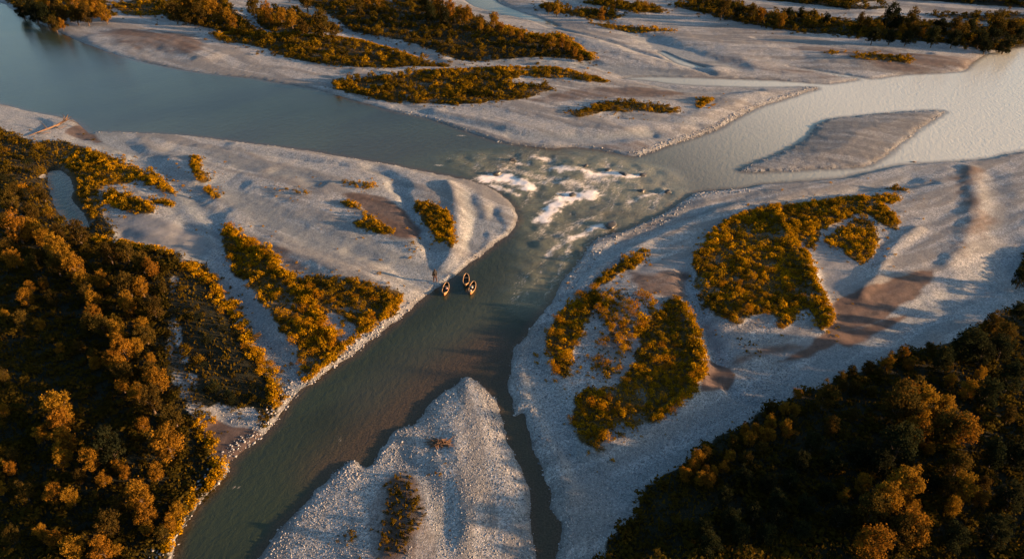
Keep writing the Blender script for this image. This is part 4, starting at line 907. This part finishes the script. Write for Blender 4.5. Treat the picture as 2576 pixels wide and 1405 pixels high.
# local frame: x = forward, y = left. legs apart, arms hanging slightly bent
legs = [([(0, 0, .98, .15), (0, .09, .90, .115), (.03, .13, .50, .07), (0.0, .16, .10, .052), (.16, .17, .045, .04)], line(5))]
body = [(0, 0, 1.0, .13), (0, 0, 1.2, .13), (0, 0, 1.40, .12), (0, 0, 1.5, .055), (.015, 0, 1.58, .07), (.02, 0, 1.66, .095), (.015, 0, 1.73, .07)]
arm = lambda s: [(0, .18 * s, 1.42, .055), (.0, .25 * s, 1.17, .045), (.10, .27 * s, .94, .034), (.13, .265 * s, .86, .03), (.145, .26 * s, .80, .026)]
leg = lambda s: [(0, .09 * s, .92, .09), (.06 * s, .13 * s, .50, .06), (.1 * s, .16 * s, .09, .045), (.1 * s + .15, .17 * s, .05, .038)]
pts = body[:]; ed = line(7)
for s in (1, -1):
    o0 = len(pts); pts += arm(s); ed += [(2, o0)] + [(o0 + i, o0 + i + 1) for i in range(4)]
    o0 = len(pts); pts += leg(s); ed += [(0, o0)] + [(o0 + i, o0 + i + 1) for i in range(3)]
ch = [(pts, ed)]
for s in (1, -1):
    for k, (dy, ln) in enumerate([(-.024, .07), (-.008, .085), (.008, .08), (.022, .065)]):
        ch.append(([(.145 + dy, .262 * s, .81, .010), (.155 + dy, .258 * s, .81 - ln * .55, .009), (.165 + dy, .245 * s, .81 - ln, .008)], line(3)))
    ch.append(([(.15, .262 * s, .85, .012), (.185, .25 * s, .825, .010), (.19, .245 * s, .79, .008)], line(3)))
def face(bm):
    for loc, r in (((.118, 0, 1.645), .017), ((.10, .035, 1.67), .013), ((.10, -.035, 1.67), .013), ((.105, 0, 1.605), .018), ((.02, .095, 1.655), .02), ((.02, -.095, 1.655), .02)):
        g = bmesh.ops.create_icosphere(bm, subdivisions=2, radius=r); bmesh.ops.translate(bm, vec=loc, verts=g['verts'])
skin('body', ch, M_SKIN, per, 1, face)
jk = [(0, 0, .84, .20), (0, 0, 1.02, .19), (0, 0, 1.22, .19), (0, 0, 1.40, .18), (-.02, 0, 1.52, .12), (-.045, 0, 1.64, .125), (-.05, 0, 1.73, .10)]; je = line(7)
for s in (1, -1):
    o0 = len(jk); jk += [(0, .19 * s, 1.42, .10), (.0, .26 * s, 1.17, .085), (.10, .275 * s, .93, .065)]; je += [(3, o0), (o0, o0 + 1), (o0 + 1, o0 + 2)]
skin('jacket', [(jk, je)], M_JK, per)
tr = [(0, 0, .95, .17)]; te = []
for s in (1, -1):
    o0 = len(tr); tr += [(0, .095 * s, .86, .125), (.06 * s, .13 * s, .50, .10), (.1 * s, .16 * s, .12, .08)]; te += [(0, o0), (o0, o0 + 1), (o0 + 1, o0 + 2)]
skin('trousers', [(tr, te)], M_TR, per)
for s in (1, -1): skin('boot', [([(.1 * s - .05, .16 * s, .06, .055), (.1 * s + .04, .165 * s, .055, .055), (.1 * s + .15, .17 * s, .045, .045)], line(3))], M_BT, per)
bm = bmesh.new(); bmesh.ops.create_icosphere(bm, subdivisions=3, radius=.112)
for q in bm.verts: q.co = Vector((q.co.x * 1.0 - .012, q.co.y * .96, max(q.co.z, -.05 - q.co.x * .2) * 1.0 + 1.69)) if q.co.x < .05 or q.co.z > .05 else Vector((q.co.x * .7, q.co.y * .9, 1.69 + q.co.z * .6 + .02))
bm_obj('hair', bm, M_HR, per)
tag(per, 'person in a dark jacket standing on the gravel bank above the boats', 'person')

# ------------------------------------------------------------------ light, sky, camera
SUN_AZ = math.radians(100)     # clockwise from the view direction (+Y): light comes from the right
SUN_EL = math.radians(8)
sd = bpy.data.lights.new('sun', 'SUN'); sd.energy = 5.0; sd.angle = math.radians(1.2); sd.color = (1, .56, .28)
so = bpy.data.objects.new('sun', sd); COL.objects.link(so)
to_sun = Vector((math.sin(SUN_AZ) * math.cos(SUN_EL), math.cos(SUN_AZ) * math.cos(SUN_EL), math.sin(SUN_EL)))
so.rotation_euler = to_sun.to_track_quat('Z', 'Y').to_euler(); so.location = (60, 60, 80)
w = bpy.data.worlds.new('World'); scene.world = w; w.use_nodes = True; nt = w.node_tree
bg = nt.nodes['Background']; sk = nt.nodes.new('ShaderNodeTexSky'); sk.sky_type = 'NISHITA'; sk.sun_disc = False
sk.sun_elevation = SUN_EL; sk.sun_rotation = SUN_AZ; sk.air_density = 1.0; sk.dust_density = 2.0; sk.ozone_density = 2.0
nt.links.new(sk.outputs[0], bg.inputs[0]); bg.inputs[1].default_value = .085
cam = bpy.data.cameras.new('camera'); cam.lens = 24; cam.sensor_width = 36; cam.clip_end = 12000; cam.clip_start = .5
co = bpy.data.objects.new('camera', cam); COL.objects.link(co); co.location = (0, 0, CAM_H); co.rotation_euler = (PI / 2 - PITCH, 0, 0); scene.camera = co
vs = scene.view_settings; vs.view_transform = 'Standard'; vs.look = 'None'; vs.exposure = 1.87; vs.gamma = 1.0
scene.cycles.max_bounces = 5; scene.cycles.transparent_max_bounces = 4
